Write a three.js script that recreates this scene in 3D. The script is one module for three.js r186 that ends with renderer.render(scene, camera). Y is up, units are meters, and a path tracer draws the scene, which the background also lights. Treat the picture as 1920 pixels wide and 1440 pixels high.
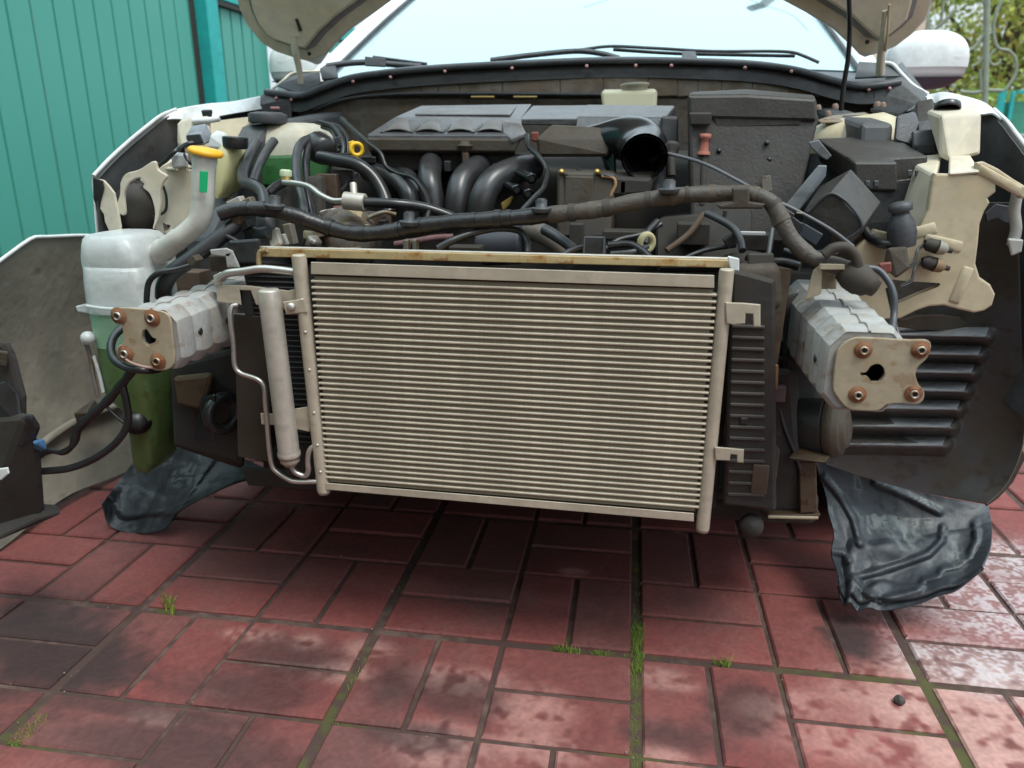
import * as THREE from 'three';
import { mergeGeometries, toCreasedNormals } from 'three/addons/utils/BufferGeometryUtils.js';
import { ConvexGeometry } from 'three/addons/geometries/ConvexGeometry.js';
import { RoundedBoxGeometry } from 'three/addons/geometries/RoundedBoxGeometry.js';

// ---------------------------------------------------------------- camera
const scene = new THREE.Scene();
const CAM = new THREE.Vector3(0, 0.9, 1.15);
const YAW = 10.2 * Math.PI / 180, PITCH = 17.3 * Math.PI / 180, FOCAL = 1442;   // focal length in photograph pixels (1920 x 1440)
const camera = new THREE.PerspectiveCamera(2 * Math.atan(720 / FOCAL) * 180 / Math.PI, 4 / 3, 0.05, 400);
camera.position.copy(CAM);
camera.rotation.order = 'YXZ';
camera.rotation.set(-PITCH, YAW, 0);
camera.focus = 1.35; camera.userData.fStop = 4;

// ---------------------------------------------------------------- sky: an even bright overcast, a little brighter overhead
{
  const w = 256, h = 128, d = new Float32Array(w * h * 4);
  for (let j = 0; j < h; j++) for (let i = 0; i < w; i++) {
    const el = (j + 0.5) / h * Math.PI - Math.PI / 2, k = (j * w + i) * 4;
    const s = Math.max(0, Math.sin(el)), L = el > 0 ? (1 + 3.2 * s) / 3.6 : 0.12;
    const b = 1 - s * 0.10;
    d[k] = L * 0.86 * b; d[k + 1] = L * 0.97; d[k + 2] = L * 1.06; d[k + 3] = 1;
  }
  const t = new THREE.DataTexture(d, w, h, THREE.RGBAFormat, THREE.FloatType);
  t.mapping = THREE.EquirectangularReflectionMapping; t.magFilter = THREE.LinearFilter; t.needsUpdate = true;
  scene.background = t; scene.environment = t;
}
const sun = new THREE.DirectionalLight(new THREE.Color(1, 0.95, 0.87), 1.0);
sun.position.set(2.2, 6.0, 1.5); sun.target.position.set(-0.2, 0.4, -0.4);
sun.castShadow = true; sun.shadow.radius = 40; sun.shadow.mapSize.set(2048, 2048);
sun.shadow.camera.left = -5; sun.shadow.camera.right = 5; sun.shadow.camera.top = 5; sun.shadow.camera.bottom = -5; sun.shadow.camera.far = 30;
scene.add(sun, sun.target);

const renderer = new THREE.WebGLRenderer({ antialias: true });
renderer.toneMapping = THREE.LinearToneMapping;
renderer.toneMappingExposure = 2.5;
renderer.shadowMap.enabled = true;

// ---------------------------------------------------------------- helpers
let seed = 12345;
const rnd = () => { seed = (seed * 1664525 + 1013904223) >>> 0; return seed / 4294967296; };
const rr = (a, b) => a + (b - a) * rnd();
const v3 = (x, y, z) => new THREE.Vector3(x, y, z);
const FW = v3(-Math.sin(YAW) * Math.cos(PITCH), -Math.sin(PITCH), -Math.cos(YAW) * Math.cos(PITCH));
const RT = v3(Math.cos(YAW), 0, -Math.sin(YAW)), UP = new THREE.Vector3().crossVectors(RT, FW);
// a photograph pixel gives a direction; the distance comes from the plane it is met on
const ray = (px, py) => FW.clone().addScaledVector(RT, (px - 960) / FOCAL).addScaledVector(UP, -(py - 720) / FOCAL);
const V = (px, py, z) => { const d = ray(px, py); return CAM.clone().addScaledVector(d, (z - CAM.z) / d.z); };
const onX = (px, py, x) => { const d = ray(px, py); return CAM.clone().addScaledVector(d, (x - CAM.x) / d.x); };
const onY = (px, py, y) => { const d = ray(px, py); return CAM.clone().addScaledVector(d, (y - CAM.y) / d.y); };
const onPlane = (px, py, p0, n) => { const d = ray(px, py); return CAM.clone().addScaledVector(d, p0.clone().sub(CAM).dot(n) / d.dot(n)); };
const mpp = (p) => p.clone().sub(CAM).dot(FW) / FOCAL;           // metres per photograph pixel at a point
const toPix = (p) => { const q = p.clone().sub(CAM), k = q.dot(FW); return [960 + q.dot(RT) / k * FOCAL, 720 - q.dot(UP) / k * FOCAL, k]; };
const P = (a) => a.isVector3 ? a : V(a[0], a[1], a[2]);

// geometry clean-up: no index, only position + normal, uv in metres by the face's main axis
function prep(g, uvs = 1) {
  let o = g.index ? g.toNonIndexed() : g;
  const q = new THREE.BufferGeometry();
  q.setAttribute('position', o.attributes.position);
  if (o.attributes.normal) q.setAttribute('normal', o.attributes.normal); else { q.computeVertexNormals(); }
  const p = q.attributes.position, n = p.count, uv = new Float32Array(n * 2), a = v3(), b = v3(), c = v3();
  for (let i = 0; i < n; i += 3) {
    a.fromBufferAttribute(p, i); b.fromBufferAttribute(p, i + 1); c.fromBufferAttribute(p, i + 2);
    const m = b.clone().sub(a).cross(c.clone().sub(a)), ax = Math.abs(m.x), ay = Math.abs(m.y), az = Math.abs(m.z);
    [a, b, c].forEach((s, k) => {
      const u = ay >= ax && ay >= az ? [s.x, s.z] : ax >= az ? [s.z, s.y] : [s.x, s.y];
      uv[(i + k) * 2] = u[0] * uvs + 0.37; uv[(i + k) * 2 + 1] = u[1] * uvs + 0.11;
    });
  }
  q.setAttribute('uv', new THREE.BufferAttribute(uv, 2));
  return q;
}
const merge = (list) => mergeGeometries(list.map((g) => (g.attributes.uv && !g.index && Object.keys(g.attributes).length === 3) ? g : prep(g)));
// convex body round points, with edges knocked off by r
const ICO = (() => { const g = new THREE.IcosahedronGeometry(1, 1), p = g.attributes.position, o = new Map(); for (let i = 0; i < p.count; i++) o.set([p.getX(i), p.getY(i), p.getZ(i)].map((q) => q.toFixed(3)).join(), [p.getX(i), p.getY(i), p.getZ(i)]); return [...o.values()]; })();
function hull(pts, r = 0.003, soft = false) {
  const out = [];
  if (soft) { for (const a of pts) { const p = P(a); for (const [x, y, z] of ICO) out.push(v3(p.x + x * r, p.y + y * r, p.z + z * r)); } return toCreasedNormals(new ConvexGeometry(out), 0.7); }
  for (const a of pts) {
    const p = P(a);
    for (const [x, y, z] of [[1, 0, 0], [-1, 0, 0], [0, 1, 0], [0, -1, 0], [0, 0, 1], [0, 0, -1], [.6, .6, .6], [-.6, .6, .6], [.6, -.6, .6], [-.6, -.6, .6], [.6, .6, -.6], [-.6, .6, -.6], [.6, -.6, -.6], [-.6, -.6, -.6]])
      out.push(v3(p.x + x * r, p.y + y * r, p.z + z * r));
  }
  return new ConvexGeometry(out);
}
// outline traced at depth z, run straight back by t
function plate(outline, z, t, { holes = [], bevel = 0.0015, curve = 0, ease = false } = {}) {
  const two = (l) => l.map((a) => { const p = V(a[0], a[1], z); return new THREE.Vector2(p.x, p.y); });
  const mk = (l, C) => { const s = new C(); const q = two(l); if (ease) { s.moveTo(q[0].x, q[0].y); s.splineThru(q.slice(1).concat([q[0]])); } else s.setFromPoints(q); return s; };
  const s = mk(outline, THREE.Shape);
  for (const hh of holes) s.holes.push(mk(hh, THREE.Path));
  const g = new THREE.ExtrudeGeometry(s, { depth: Math.max(0.0005, t - 2 * bevel), bevelEnabled: bevel > 0, bevelThickness: bevel, bevelSize: bevel, bevelOffset: -bevel, bevelSegments: 2, curveSegments: 6, steps: 1 });
  g.translate(0, 0, z - t + bevel);
  return g;
}
const circ = (px, py, r, n = 14, ry = r) => Array.from({ length: n }, (_, i) => [px + r * Math.cos(i / n * 2 * Math.PI), py + ry * Math.sin(i / n * 2 * Math.PI)]);
// swept round section along points; w = width in photograph pixels, or metres when < 1; rf scales along the way
function hose(pts, w, { rf = null, seg = 0, rad = 12, tension = 0.5, cap = true, oval = 1 } = {}) {
  const q = pts.map(P), cv = new THREE.CatmullRomCurve3(q, false, 'centripetal', tension);
  const n = seg || Math.max(10, q.length * 9), fr = cv.computeFrenetFrames(n, false), pos = [], nor = [], idx = [];
  const r0 = w < 1 ? w / 2 : 0;
  const R = (t) => { const b = r0 || w / 2 * mpp(cv.getPointAt(t)); return b * (rf ? rf(t) : 1); };
  for (let i = 0; i <= n; i++) {
    const t = i / n, c = cv.getPointAt(t), rad0 = R(t);
    for (let j = 0; j <= rad; j++) {
      const a = j / rad * 2 * Math.PI, nn = fr.normals[i].clone().multiplyScalar(Math.cos(a)).addScaledVector(fr.binormals[i], Math.sin(a) * oval);
      pos.push(c.x + nn.x * rad0, c.y + nn.y * rad0, c.z + nn.z * rad0); nn.normalize(); nor.push(nn.x, nn.y, nn.z);
    }
  }
  for (let i = 0; i < n; i++) for (let j = 0; j < rad; j++) { const a = i * (rad + 1) + j, b = a + rad + 1; idx.push(a, a + 1, b, b, a + 1, b + 1); }
  if (cap) for (const [i, s] of [[0, -1], [n, 1]]) {
    const c = cv.getPointAt(i / n), k = pos.length / 3, T = fr.tangents[i].clone().multiplyScalar(s);
    pos.push(c.x + T.x * R(i / n) * 0.25, c.y + T.y * R(i / n) * 0.25, c.z + T.z * R(i / n) * 0.25); nor.push(T.x, T.y, T.z);
    for (let j = 0; j <= rad; j++) { const b = (i * (rad + 1) + j) * 3; pos.push(pos[b], pos[b + 1], pos[b + 2]); nor.push(T.x, T.y, T.z); }
    for (let j = 0; j < rad; j++) s > 0 ? idx.push(k, k + 1 + j, k + 2 + j) : idx.push(k, k + 2 + j, k + 1 + j);
  }
  const g = new THREE.BufferGeometry();
  g.setAttribute('position', new THREE.Float32BufferAttribute(pos, 3)); g.setAttribute('normal', new THREE.Float32BufferAttribute(nor, 3)); g.setIndex(idx);
  g.userData.curve = cv; g.userData.radius = R;
  return g;
}
// turned body on the axis a -> b, profile of [along 0..1, radius m]
function turned(a, b, prof, n = 22) {
  const A = P(a), B = P(b), L = A.distanceTo(B);
  const g = new THREE.LatheGeometry(prof.map(([t, r]) => new THREE.Vector2(Math.max(r, 0.00001), t * L)), n);
  g.applyQuaternion(new THREE.Quaternion().setFromUnitVectors(v3(0, 1, 0), B.clone().sub(A).normalize()));
  g.translate(A.x, A.y, A.z);
  return g;
}
const rod = (a, b, r, n = 14) => turned(a, b, [[0, 0], [0, r * 0.85], [0.004, r], [0.996, r], [1, r * 0.85], [1, 0]], n);
function rbox(x0, x1, y0, y1, z0, z1, r = 0.004) {
  const g = new RoundedBoxGeometry(x1 - x0, y1 - y0, z1 - z0, 2, Math.min(r, (x1 - x0) / 2.1, (y1 - y0) / 2.1, (z1 - z0) / 2.1));
  g.translate((x0 + x1) / 2, (y0 + y1) / 2, (z0 + z1) / 2); return g;
}
// curved sheet with real thickness t (to the back of the surface)
function sheet(fn, nu, nv, t = 0.003) {
  const g = new THREE.BufferGeometry(), S = [], N = [];
  for (let j = 0; j <= nv; j++) for (let i = 0; i <= nu; i++) S.push(fn(i / nu, j / nv));
  const at = (i, j) => S[Math.min(nv, Math.max(0, j)) * (nu + 1) + Math.min(nu, Math.max(0, i))];
  for (let j = 0; j <= nv; j++) for (let i = 0; i <= nu; i++) { const n = at(i + 1, j).clone().sub(at(i - 1, j)).cross(at(i, j + 1).clone().sub(at(i, j - 1))); N.push(n.lengthSq() > 1e-18 ? n.normalize() : v3(0, 1, 0)); }
  const pos = [], nor = [], idx = [], K = (nu + 1) * (nv + 1);
  S.forEach((p, k) => { pos.push(p.x, p.y, p.z); nor.push(N[k].x, N[k].y, N[k].z); });
  S.forEach((p, k) => { pos.push(p.x - N[k].x * t, p.y - N[k].y * t, p.z - N[k].z * t); nor.push(-N[k].x, -N[k].y, -N[k].z); });
  for (let j = 0; j < nv; j++) for (let i = 0; i < nu; i++) {
    const a = j * (nu + 1) + i, b = a + 1, c = a + nu + 1, d = c + 1;
    idx.push(a, b, c, b, d, c, a + K, c + K, b + K, b + K, c + K, d + K);
  }
  const rim = (a, b) => { // short wall with its own normals
    const q = [a, b, a + K, b + K].map((k) => v3(pos[k * 3], pos[k * 3 + 1], pos[k * 3 + 2])), n = q[1].clone().sub(q[0]).cross(q[2].clone().sub(q[0])).normalize(), k = pos.length / 3;
    q.forEach((p) => { pos.push(p.x, p.y, p.z); nor.push(n.x, n.y, n.z); }); idx.push(k, k + 1, k + 2, k + 1, k + 3, k + 2);
  };
  for (let i = 0; i < nu; i++) { rim(i + 1, i); rim(nv * (nu + 1) + i, nv * (nu + 1) + i + 1); }
  for (let j = 0; j < nv; j++) { rim(j * (nu + 1), (j + 1) * (nu + 1)); rim((j + 1) * (nu + 1) + nu, j * (nu + 1) + nu); }
  g.setAttribute('position', new THREE.Float32BufferAttribute(pos, 3)); g.setAttribute('normal', new THREE.Float32BufferAttribute(nor, 3)); g.setIndex(idx);
  return g;
}
// closed rings joined into one smooth body, ends closed
function loft(rings, crease = 0.7, open = false) {
  const n = rings[0].length, pos = [], tri = (a, b, c) => pos.push(a.x, a.y, a.z, b.x, b.y, b.z, c.x, c.y, c.z), mid = (R) => R.reduce((s, p) => s.add(p), v3()).multiplyScalar(1 / n);
  for (let i = 0; i < rings.length - 1; i++) for (let k = 0; k < n; k++) { const a = rings[i][k], b = rings[i][(k + 1) % n], c = rings[i + 1][k], d = rings[i + 1][(k + 1) % n]; tri(a, c, b); tri(b, c, d); }
  const A = rings[0], B = rings[rings.length - 1], ca = mid(A), cb = mid(B);
  for (let k = 0; k < n; k++) { if (!open) tri(ca, A[k], A[(k + 1) % n]); tri(cb, B[(k + 1) % n], B[k]); }
  const g = new THREE.BufferGeometry(); g.setAttribute('position', new THREE.Float32BufferAttribute(pos, 3)); g.computeVertexNormals(); return toCreasedNormals(g, crease);
}
// rounded-rectangle ring, level, between two pixels of one height at depth zf, running back by dz
const tankRing = (x0, x1, py, zf, dz, e = 0.45, n = 28) => { const l = V(x0, py, zf - dz * .15), r = V(x1, py, zf - dz * (x1 < 1000 ? .85 : .15)), cx = (l.x + r.x) / 2, hw = (r.x - l.x) / 2, y = (l.y + r.y) / 2; return Array.from({ length: n }, (_, k) => { const a = k / n * 2 * Math.PI, s = (q) => Math.sign(q) * Math.pow(Math.abs(q), e); return v3(cx + hw * s(Math.cos(a)), y, zf - dz / 2 + dz / 2 * s(Math.sin(a))); }); };
const lerp = (a, b, t) => a + (b - a) * t, clamp = (x, a = 0, b = 1) => Math.min(b, Math.max(a, x)), sst = (a, b, x) => { const t = clamp((x - a) / (b - a)); return t * t * (3 - 2 * t); };
const path = (pts) => (t) => { // piecewise linear through vectors
  const k = clamp(t) * (pts.length - 1), i = Math.min(pts.length - 2, Math.floor(k)); return pts[i].clone().lerp(pts[i + 1], k - i);
};
const spline = (pts) => { const c = new THREE.CatmullRomCurve3(pts.map(P), false, 'centripetal'); return (t) => c.getPoint(clamp(t)); };

// ---------------------------------------------------------------- noise and computed textures
const hsh = (x, y, s) => { let h = (x * 374761393 + y * 668265263 + s * 974711) | 0; h = Math.imul(h ^ (h >>> 13), 1274126177); h ^= h >>> 16; return (h >>> 0) / 4294967296; };
function vnoise(x, y, per, s) { // tiles every per cells (0: never)
  const xi = Math.floor(x), yi = Math.floor(y), fx = x - xi, fy = y - yi, u = fx * fx * (3 - 2 * fx), w = fy * fy * (3 - 2 * fy), m = (k) => per ? ((k % per) + per) % per : k;
  const a = hsh(m(xi), m(yi), s), b = hsh(m(xi + 1), m(yi), s), c = hsh(m(xi), m(yi + 1), s), d = hsh(m(xi + 1), m(yi + 1), s);
  return a + (b - a) * u + (c - a) * w + (a - b - c + d) * u * w;
}
function fbm(x, y, oct, per, s) { let v = 0, a = 0.5, n = 0; for (let o = 0; o < oct; o++) { v += a * vnoise(x, y, per, s + o * 17); n += a; x *= 2; y *= 2; per *= 2; a *= 0.55; } return v / n; }
function tex(size, fn, srgb = true, rep = 1) {
  const d = new Uint8Array(size * size * 4);
  for (let j = 0; j < size; j++) for (let i = 0; i < size; i++) { const c = fn((i + 0.5) / size, (j + 0.5) / size), k = (j * size + i) * 4; d[k] = clamp(c[0]) * 255; d[k + 1] = clamp(c[1]) * 255; d[k + 2] = clamp(c[2]) * 255; d[k + 3] = 255; }
  const t = new THREE.DataTexture(d, size, size); t.wrapS = t.wrapT = THREE.RepeatWrapping; t.magFilter = THREE.LinearFilter; t.minFilter = THREE.LinearMipmapLinearFilter; t.generateMipmaps = true;
  t.repeat.set(rep, rep); if (srgb) t.colorSpace = THREE.SRGBColorSpace; t.needsUpdate = true; return t;
}
const mix3 = (a, b, t) => [lerp(a[0], b[0], t), lerp(a[1], b[1], t), lerp(a[2], b[2], t)];
// general grime: white = clean, dust and stains as tints (multiplies the material colour); one tile = 0.5 m at repeat 2
const grimeMap = (s, dust, stain, amt, rep) => tex(512, (u, v) => {
  const a = fbm(u * 6, v * 6, 5, 6, s), b = fbm(u * 24, v * 24, 4, 24, s + 50), c = fbm(u * 3, v * 12, 4, 3, s + 90);
  let col = mix3([1, 1, 1], dust, amt * sst(0.42, 0.68, a * 0.7 + b * 0.3));
  col = mix3(col, stain, amt * 0.8 * sst(0.56, 0.7, c * 0.6 + b * 0.4));
  const g = 0.92 + 0.16 * (b - 0.5); return col.map((x) => x * g);
}, true, rep);
const roughMap = (s, lo, hi, rep) => tex(256, (u, v) => { const r = lerp(lo, hi, sst(0.3, 0.7, fbm(u * 8, v * 8, 5, 8, s))); return [r, r, r]; }, false, rep);
const bumpTex = (s, f, rep) => tex(256, (u, v) => { const r = fbm(u * f, v * f, 4, f, s); return [r, r, r]; }, false, rep);
const T = {
  dustBrown: grimeMap(3, [0.9, 0.8, 0.66], [0.68, 0.6, 0.54], 0.6, 3),
  dustGrey: grimeMap(11, [0.84, 0.82, 0.8], [0.66, 0.63, 0.6], 0.7, 4),
  light: grimeMap(21, [0.92, 0.89, 0.83], [0.82, 0.75, 0.64], 0.55, 2.5),
  rusty: grimeMap(31, [0.85, 0.7, 0.5], [0.62, 0.38, 0.22], 0.7, 5),
  worn: grimeMap(61, [0.9, 0.85, 0.78], [0.68, 0.55, 0.44], 0.5, 5),
  plain: grimeMap(41, [0.93, 0.93, 0.93], [0.8, 0.8, 0.8], 0.6, 3),
  rough: roughMap(5, 0.55, 1.0, 4),
  fine: bumpTex(9, 32, 8),
  soft: bumpTex(15, 8, 3),
};
const std = (rgb, rough, o = {}) => new THREE.MeshPhysicalMaterial({ color: new THREE.Color().setRGB(...rgb), roughness: rough, ...o });
const mat = {
  blackPlastic: std([0.022, 0.0225, 0.024], 0.55, { map: T.dustGrey, roughnessMap: T.rough, bumpMap: T.fine, bumpScale: 0.0004 }),
  dustyPlastic: std([0.06, 0.048, 0.034], 0.7, { map: T.dustBrown, bumpMap: T.fine, bumpScale: 0.0005 }),
  greyPlastic: std([0.06, 0.064, 0.072], 0.5, { map: T.dustGrey, bumpMap: T.fine, bumpScale: 0.0004 }),
  coverPlastic: std([0.09, 0.092, 0.098], 0.34, { map: T.dustGrey, bumpMap: T.fine, bumpScale: 0.0004 }),
  boxPlastic: std([0.046, 0.041, 0.036], 0.55, { map: T.dustGrey, bumpMap: T.fine, bumpScale: 0.0005 }),
  gloss: std([0.01, 0.011, 0.013], 0.2, { map: T.dustGrey }),
  rubber: std([0.02, 0.0205, 0.022], 0.45, { map: T.dustGrey, roughnessMap: T.rough }),
  dustyRubber: std([0.05, 0.042, 0.035], 0.75, { map: T.dustBrown }),
  tape: std([0.018, 0.0175, 0.019], 0.36, { map: T.dustGrey }),
  dustyTape: std([0.1, 0.082, 0.063], 0.75, { map: T.dustBrown }),
  deep: std([0.034, 0.031, 0.028], 0.85, { map: T.dustBrown }),
  iron: std([0.035, 0.03, 0.025], 0.7, { map: T.dustBrown, bumpMap: T.soft, bumpScale: 0.001 }),
  alu: std([0.56, 0.51, 0.44], 0.42, { metalness: 0.4, map: T.plain }),
  aluMatt: std([0.52, 0.45, 0.35], 0.5, { metalness: 0.2, map: T.plain }),
  fins: std([0.16, 0.145, 0.105], 0.8, { map: T.plain }),
  goldBar: std([0.44, 0.33, 0.17], 0.5, { metalness: 0.4, map: T.rusty }),
  cream: std([0.66, 0.6, 0.49], 0.55, { map: T.light }),
  creamDirty: std([0.52, 0.44, 0.3], 0.6, { map: T.light }),
  crash: std([0.36, 0.355, 0.34], 0.6, { map: T.worn }),
  crashPlate: std([0.38, 0.315, 0.22], 0.65, { map: T.worn }),
  rust: std([0.26, 0.12, 0.06], 0.85, { map: T.rusty, bumpMap: T.fine, bumpScale: 0.0008 }),
  bolt: std([0.45, 0.42, 0.38], 0.4, { metalness: 0.7, map: T.rusty }),
  hole: std([0.022, 0.022, 0.023], 0.7),  // dark tone painted for the shade inside openings
  white: std([0.78, 0.79, 0.78], 0.3, { clearcoat: 0.6, clearcoatRoughness: 0.12, map: T.plain }),
  greyPaint: std([0.085, 0.09, 0.095], 0.6, { map: T.dustGrey }),
  whitePlastic: std([0.75, 0.77, 0.76], 0.5, { map: T.plain }),
  glass: std([0.34, 0.455, 0.48], 0.03, { metalness: 0.7, ior: 2.0 }),
  silver: std([0.58, 0.55, 0.5], 0.33, { metalness: 0.8, map: T.plain }),
  yellow: std([0.75, 0.45, 0.015], 0.45),
  orange: std([0.8, 0.4, 0.02], 0.45),
  red: std([0.2, 0.05, 0.035], 0.55, { map: T.dustGrey }),
  clip: std([0.5, 0.24, 0.22], 0.6),
  gold: std([0.75, 0.52, 0.16], 0.35, { metalness: 0.8 }),
  turquoise: std([0.02, 0.42, 0.4], 0.5, { map: T.plain }),
};

// ---------------------------------------------------------------- naming, things, parts
const taken = {};
const numbered = (n) => { taken[n] = (taken[n] ?? -1) + 1; return taken[n] ? n + '_' + String(taken[n]).padStart(3, '0') : n; };
function thing(name, label, category, [x, y, z] = [0, 0, 0], group) {
  const o = new THREE.Group(); o.name = numbered(name); o.position.set(x, y, z); o.base = v3(x, y, z);
  o.userData = { label, category }; if (group) o.userData.group = group; scene.add(o); return o;
}
function struct(name, geo, m, uvs) { const o = new THREE.Mesh(uvs === 0 ? geo : prep(geo), m); o.name = name; o.userData = { kind: 'structure' }; o.castShadow = o.receiveShadow = true; o.base = v3(0, 0, 0); scene.add(o); return o; }
// a part: geometry in world metres, moved into its thing's frame
function part(parent, name, geo, m, label) {
  const g = Array.isArray(geo) ? merge(geo.map((q) => prep(q))) : prep(geo), b = parent.base;
  g.translate(-b.x, -b.y, -b.z);
  const o = new THREE.Mesh(g, m); o.name = name; o.base = b; o.castShadow = o.receiveShadow = true;
  if (label) o.userData.label = label; parent.add(o); return o;
}
function sub(parent, name, label) { const o = new THREE.Group(); o.name = name; o.base = parent.base; if (label) o.userData.label = label; parent.add(o); return o; }
// ---------------------------------------------------------------- ground: red parquet slabs (0.5 m, four quarters of two bricks), mossy joints
const SL = 0.25, SA = Math.sin(0.025), CA = Math.cos(0.025), OX = 0.012, OZ = -0.08;
const toSlab = (x, z) => [(x - OX) * CA - (z - OZ) * SA, (x - OX) * SA + (z - OZ) * CA];
const toWorld = (a, b) => [OX + a * CA + b * SA, OZ - a * SA + b * CA];
{
  const X0 = -3.0, X1 = 2.6, Z0 = -3.0, Z1 = 1.3, W = 1600, H = 1230, col = new Uint8Array(W * H * 4), rgh = new Uint8Array(W * H * 4), bmp = new Uint8Array(W * H * 4);
  const g = (px, py) => { const p = onY(px, py, 0); return [p.x, p.z]; };
  // worn pale spots, damp/oily dark patches and the wet film, found on the photograph: [x, z, half length, half width]
  const pale = [[575, 1205, .03, .025], [690, 1218, .045, .03], [1505, 1318, .028, .03], [1640, 1400, .16, .05], [290, 1344, .045, .018], [870, 1275, .09, .04], [1000, 1330, .07, .05], [1235, 1262, .05, .022], [1010, 1400, .09, .04], [1240, 1420, .05, .03], [1800, 1340, .2, .12, .9], [1880, 1300, .2, .1, .9], [1870, 1410, .2, .1, .9], [1760, 1290, .06, .02], [640, 1260, .06, .03], [830, 1400, .1, .05], [1075, 1070, .03, .015], [470, 1190, .06, .02], [1250, 1280, .05, .02], [1440, 1330, .05, .03]].map(([a, b, c, d, w]) => [...g(a, b), c, d, w ?? 1]);
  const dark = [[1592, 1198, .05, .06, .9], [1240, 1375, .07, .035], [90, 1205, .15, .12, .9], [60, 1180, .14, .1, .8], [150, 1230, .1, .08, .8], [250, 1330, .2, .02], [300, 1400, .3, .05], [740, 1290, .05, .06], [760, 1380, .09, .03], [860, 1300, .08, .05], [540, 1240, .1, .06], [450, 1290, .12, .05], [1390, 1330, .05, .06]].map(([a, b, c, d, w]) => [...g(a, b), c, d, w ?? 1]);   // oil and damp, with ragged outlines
  const film = [[1815, 1150, .15, .13], [1870, 1240, .17, .09], [1900, 1150, .2, .15], [1790, 1090, .1, .06], [1920, 1050, .2, .12]].map(([a, b, c, d]) => [...g(a, b), c, d]);
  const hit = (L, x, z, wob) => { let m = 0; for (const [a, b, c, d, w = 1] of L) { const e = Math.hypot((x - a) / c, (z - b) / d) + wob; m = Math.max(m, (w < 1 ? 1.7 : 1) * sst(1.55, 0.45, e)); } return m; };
  for (let j = 0; j < H; j++) for (let i = 0; i < W; i++) {
    const x = X0 + (i + 0.5) / W * (X1 - X0), z = Z0 + (j + 0.5) / H * (Z1 - Z0), [a, b] = toSlab(x, z);
    const qa = Math.floor(a / SL), qb = Math.floor(b / SL), fa = a / SL - qa, fb = b / SL - qb, id = (((qa + qb) & 1) === 0) === true ? [qa * 2 + (fa > 0.5 ? 1 : 0), qb * 2 + 1000] : [qa * 2 + 5000, qb * 2 + (fb > 0.5 ? 1 : 0)];
    const t = hsh(id[0], id[1], 5), t2 = hsh(id[0], id[1], 9), n1 = fbm(x * 7, z * 7, 3, 0, 3), n2 = fbm(x * 45, z * 45, 2, 0, 8), n3 = vnoise(x * 190, z * 190, 0, 21), n4 = fbm(x * 2.2 + 9, z * 2.2, 3, 0, 33);
    let c = mix3([0.49, 0.24, 0.225], [0.44, 0.25, 0.235], t);                        // sRGB
    c = c.map((q) => q * (0.9 + 0.2 * t2));
    c = mix3(c, [0.54, 0.35, 0.325], 0.4 * sst(0.4, 0.8, n1 * 0.65 + n2 * 0.35));       // dusty bloom
    c = mix3(c, [0.29, 0.205, 0.2], 0.55 * sst(0.46, 0.78, n4 * 0.5 + n1 * 0.3 + n2 * 0.2)); // grey scuffs
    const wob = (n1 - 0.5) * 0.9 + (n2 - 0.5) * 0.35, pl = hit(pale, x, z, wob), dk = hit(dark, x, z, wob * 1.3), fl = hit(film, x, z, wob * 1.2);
    c = mix3(c, [0.74, 0.58, 0.54], Math.min(.85, 0.55 * pl) * sst(0.15, 0.5, n2));
    const blot = sst(0.42, 0.56, n2 * 0.6 + n3 * 0.4);
    c = mix3(c, [0.74, 0.71, 0.72], fl * (0.25 + 0.55 * blot));
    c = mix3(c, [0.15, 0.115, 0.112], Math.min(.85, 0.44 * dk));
    const g3 = 0.93 + 0.16 * (n3 - 0.5) + 0.1 * (n2 - 0.5); const k = (j * W + i) * 4;
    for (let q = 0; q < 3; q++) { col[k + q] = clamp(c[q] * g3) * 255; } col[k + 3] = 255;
    const r = clamp(0.86 + 0.2 * (n2 - 0.5) - 0.14 * sst(0.5, 0.7, n4) - 0.08 * Math.min(1, dk) - fl * (0.45 - 0.25 * blot), 0.12, 1); bmp[k] = bmp[k + 1] = bmp[k + 2] = 255 * clamp(0.55 * n3 + 0.45 * n2 - 0.5 * sst(0.8, 0.95, n3)); bmp[k + 3] = 255; rgh[k] = rgh[k + 1] = rgh[k + 2] = r * 255; rgh[k + 3] = 255;
  }
  const mk = (d, s) => { const t = new THREE.DataTexture(d, W, H); t.magFilter = THREE.LinearFilter; t.minFilter = THREE.LinearMipmapLinearFilter; t.generateMipmaps = true; if (s) t.colorSpace = THREE.SRGBColorSpace; t.wrapS = t.wrapT = THREE.MirroredRepeatWrapping; t.needsUpdate = true; return t; };
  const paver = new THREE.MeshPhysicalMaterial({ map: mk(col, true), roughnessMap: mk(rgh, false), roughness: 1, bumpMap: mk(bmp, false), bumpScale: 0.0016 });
  // joints: dark soil with moss in the wide ones
  const W2 = 768, jc = new Uint8Array(W2 * W2 * 4);
  const mossy = [[1195, 1180, .09], [1195, 1215, .05], [1195, 1255, .06], [1190, 1310, .08], [1188, 1400, .09], [1200, 1060, .1], [690, 1240, .06], [640, 1330, .09], [600, 1420, .08], [830, 1020, .1], [780, 1090, .06], [60, 1370, .09], [20, 1405, .1], [1690, 1282, .12], [1560, 1268, .12], [1760, 1350, .1], [1780, 1430, .1], [1070, 1215, .06], [1125, 1220, .05], [320, 1140, .04]].map(([a, b, r]) => [...g(a, b), r]);
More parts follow.
